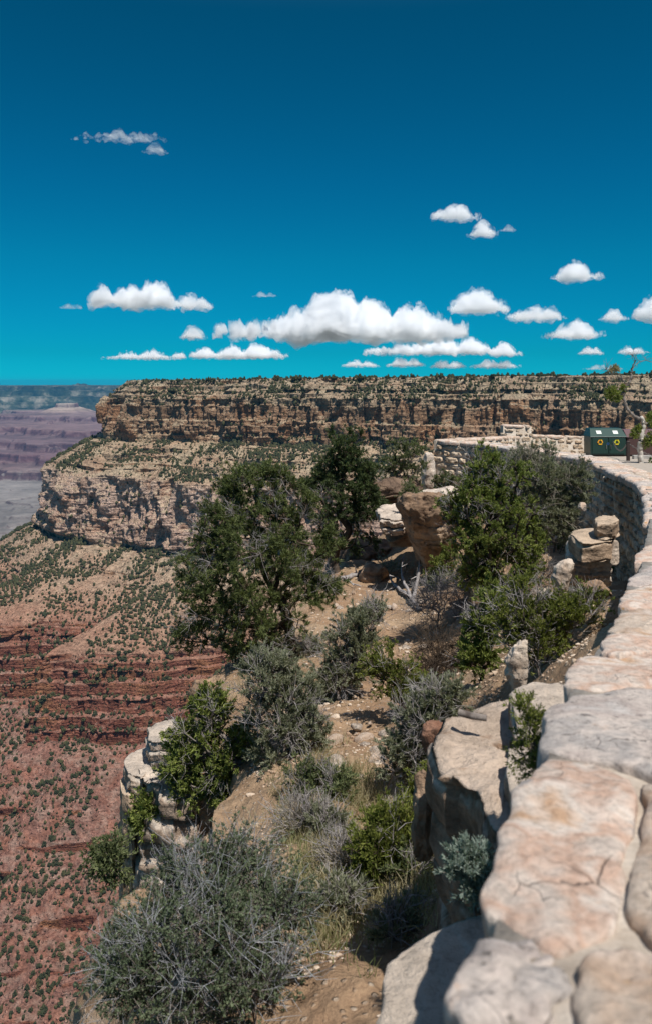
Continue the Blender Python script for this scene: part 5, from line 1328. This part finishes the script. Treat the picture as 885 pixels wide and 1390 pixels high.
cloud('long white cumulus with lumpy top above the left end of the rim', 184, 410, 122, 36, [(.4, .35, 1.), (-.1, .3, .7), (-.6, .35, .55)], 11)
cloud('smaller puff trailing right from the long lumpy left cumulus', 263, 415, 46, 25, [(-.3, .4, 1.), (.4, .4, .5)], 12)
cloud('small solitary oval cloud below the trailing left puff', 263, 457, 33, 15, [(0, .6, 1.)], 13)
cloud('thin broken streak of cloud lowest on the left above the distant rim', 196, 485, 116, 11, [(-.4, .25, .8), (.2, .3, 1.), (.85, .15, .9)], 14, None, CD * 1.7)
cloud('flat white cloud bank low above the left rim with three humps', 327, 483, 134, 18, [(.4, .35, 1.), (-.2, .25, .8), (-.75, .25, .7)], 15, None, CD * 1.7)
cloud('wide low cloud bank with small humps under the largest cumulus', 592, 477, 200, 22, [(.1, .3, .9), (.5, .2, 1.), (-.4, .3, .6), (-.8, .2, .35)], 16, None, CD * 1.7)
cloud('small peaked cloud at the right end of the wide low bank', 684, 480, 46, 18, [(0, .45, 1.), (-.6, .3, .5)], 17, None, CD * 1.7)
for k, (x, y, w_, h_, lab) in enumerate([
 (489, 496, 54, 8, 'thin flat cloudlet farthest left in the lowest row over the rim'), (550, 495, 50, 12, 'small flat cloud second in the lowest row over the rim'),
 (607, 497, 52, 9, 'small flat cloud third in the lowest row over the rim'), (672, 497, 68, 10, 'broad flat cloud at the right of the lowest row over the rim'),
 (502, 415, 30, 11, 'tiny grey puff left of the dome of the largest cumulus'), (97, 418, 34, 9, 'faint small wisp at the far left of the sky'),
 (360, 402, 36, 8, 'faint broken wisp left of the domed cumulus top'), (435, 462, 24, 7, 'tiny cloudlet under the left half of the largest cumulus'),
 (540, 459, 40, 8, 'thin grey streak just below the base of the largest cumulus'), (802, 479, 34, 8, 'thin small cloud low above the right rim'),
 (858, 478, 40, 9, 'thin cloud just above the top of the weathered tree'), (820, 501, 60, 9, 'faint flat cloud behind the weathered tree branches')]):
    cloud(lab, x, y, w_, h_, [(-.3, .4, 1.), (.4, .35, .8)], 20 + k, M_WISP if k in (5, 6, 11) else None, CD * (1.7 if y > 450 else 1))
cloud('ragged wispy cloud alone high on the left side of the sky', 160, 188, 136, 17, [(0, .3, 1.), (-.6, .3, .4), (.6, .3, .7)], 40, M_WISP, CD, .5)
cloud('torn lower tail of the ragged high left cloud', 212, 206, 40, 17, [(0, .4, 1.)], 41, M_WISP, CD, .5)
# ---------------------------------------------------------------- sky, sun, haze, camera
w = bpy.data.worlds.new('World'); SC.world = w; w.use_nodes = True
wt = w.node_tree; wt.nodes.clear()
wo = wt.nodes.new('ShaderNodeOutputWorld'); bg = wt.nodes.new('ShaderNodeBackground')
sky = wt.nodes.new('ShaderNodeTexSky'); sky.sky_type = 'NISHITA'; sky.sun_disc = False
sky.sun_elevation = SUN_EL; sky.sun_rotation = math.atan2(SUN_H[0], SUN_H[1]); sky.altitude = 2100
sky.air_density = 1.0; sky.dust_density = .3; sky.ozone_density = 1.5
tc = wt.nodes.new('ShaderNodeTexCoord'); sx = wt.nodes.new('ShaderNodeSeparateXYZ')
wt.links.new(tc.outputs['Generated'], sx.inputs[0])
rp_ = wt.nodes.new('ShaderNodeValToRGB'); cr = rp_.color_ramp
SKY_TINT = [(0.0, (.004, .52, .88)), (.0345, (.004, .445, .665)), (.147, (.004, .508, .65)), (.241, (.004, .48, .643)), (.416, (.004, .437, .55)), (.60, (.45, .70, .72)), (1.0, (2.6, 2.1, 1.75))]
while len(cr.elements) > 1: cr.elements.remove(cr.elements[-1])
for k, (p_, c_) in enumerate(SKY_TINT):
    e = cr.elements[0] if k == 0 else cr.elements.new(p_)
    e.position = p_; e.color = c_ + (1,)
wt.links.new(sx.outputs[2], rp_.inputs[0])
mx = wt.nodes.new('ShaderNodeMix'); mx.data_type = 'RGBA'; mx.blend_type = 'MULTIPLY'; mx.inputs[0].default_value = 1
wt.links.new(sky.outputs[0], mx.inputs[6]); wt.links.new(rp_.outputs[0], mx.inputs[7])
wt.links.new(mx.outputs[2], bg.inputs[0]); bg.inputs[1].default_value = .0785
wt.links.new(bg.outputs[0], wo.inputs[0])

sl = bpy.data.lights.new('sun', 'SUN'); sl.energy = 4.2; sl.angle = R(.53); sl.color = (1, .95, .88)
so = bpy.data.objects.new('sun', sl); COL.objects.link(so)
so.rotation_euler = S_DIR.to_track_quat('Z', 'Y').to_euler(); so.location = (20, -20, 60)

hz = NT('haze_air')
pv = hz.n('VolumePrincipled', {'Color': (.06, .33, .64), 'Density': 3.0e-5, 'Anisotropy': .1})
hz.t.links.new(pv.outputs[0], hz.out.inputs['Volume'])
hv, hf = box_vf((0, 8800, -690), (42000, 21600, 1440))
ho = obj('haze', hv, hf, None, hz.m, smooth=False)
tag(ho, 'pale blue haze over the distant canyon', 'haze', kind='stuff')

cam = bpy.data.cameras.new('camera'); co = bpy.data.objects.new('camera', cam); COL.objects.link(co)
co.rotation_euler = (R(90), 0, 0)
cam.sensor_fit = 'VERTICAL'; cam.sensor_height = 36; cam.sensor_width = 24
cam.lens = FPX / 1390 * 36
cam.shift_y = -(695 - HY) / 1390
cam.clip_start = .05; cam.clip_end = 120000
cam.dof.use_dof = True; cam.dof.focus_distance = 22; cam.dof.aperture_fstop = 4.2
SC.camera = co
SC.view_settings.view_transform = 'Standard'; SC.view_settings.look = 'None'
SC.view_settings.exposure = 0.35; SC.view_settings.gamma = 1.0; SC.view_settings.use_curve_mapping = False
cy = SC.cycles
cy.use_denoising = True; cy.denoiser = 'OPENIMAGEDENOISE'; cy.denoising_input_passes = 'RGB_ALBEDO_NORMAL'; cy.denoising_prefilter = 'ACCURATE'
cy.max_bounces = 16; cy.diffuse_bounces = 3; cy.glossy_bounces = 2; cy.transmission_bounces = 3; cy.volume_bounces = 14; cy.transparent_max_bounces = 8
cy.use_adaptive_sampling = False
cy.sample_clamp_indirect = 6
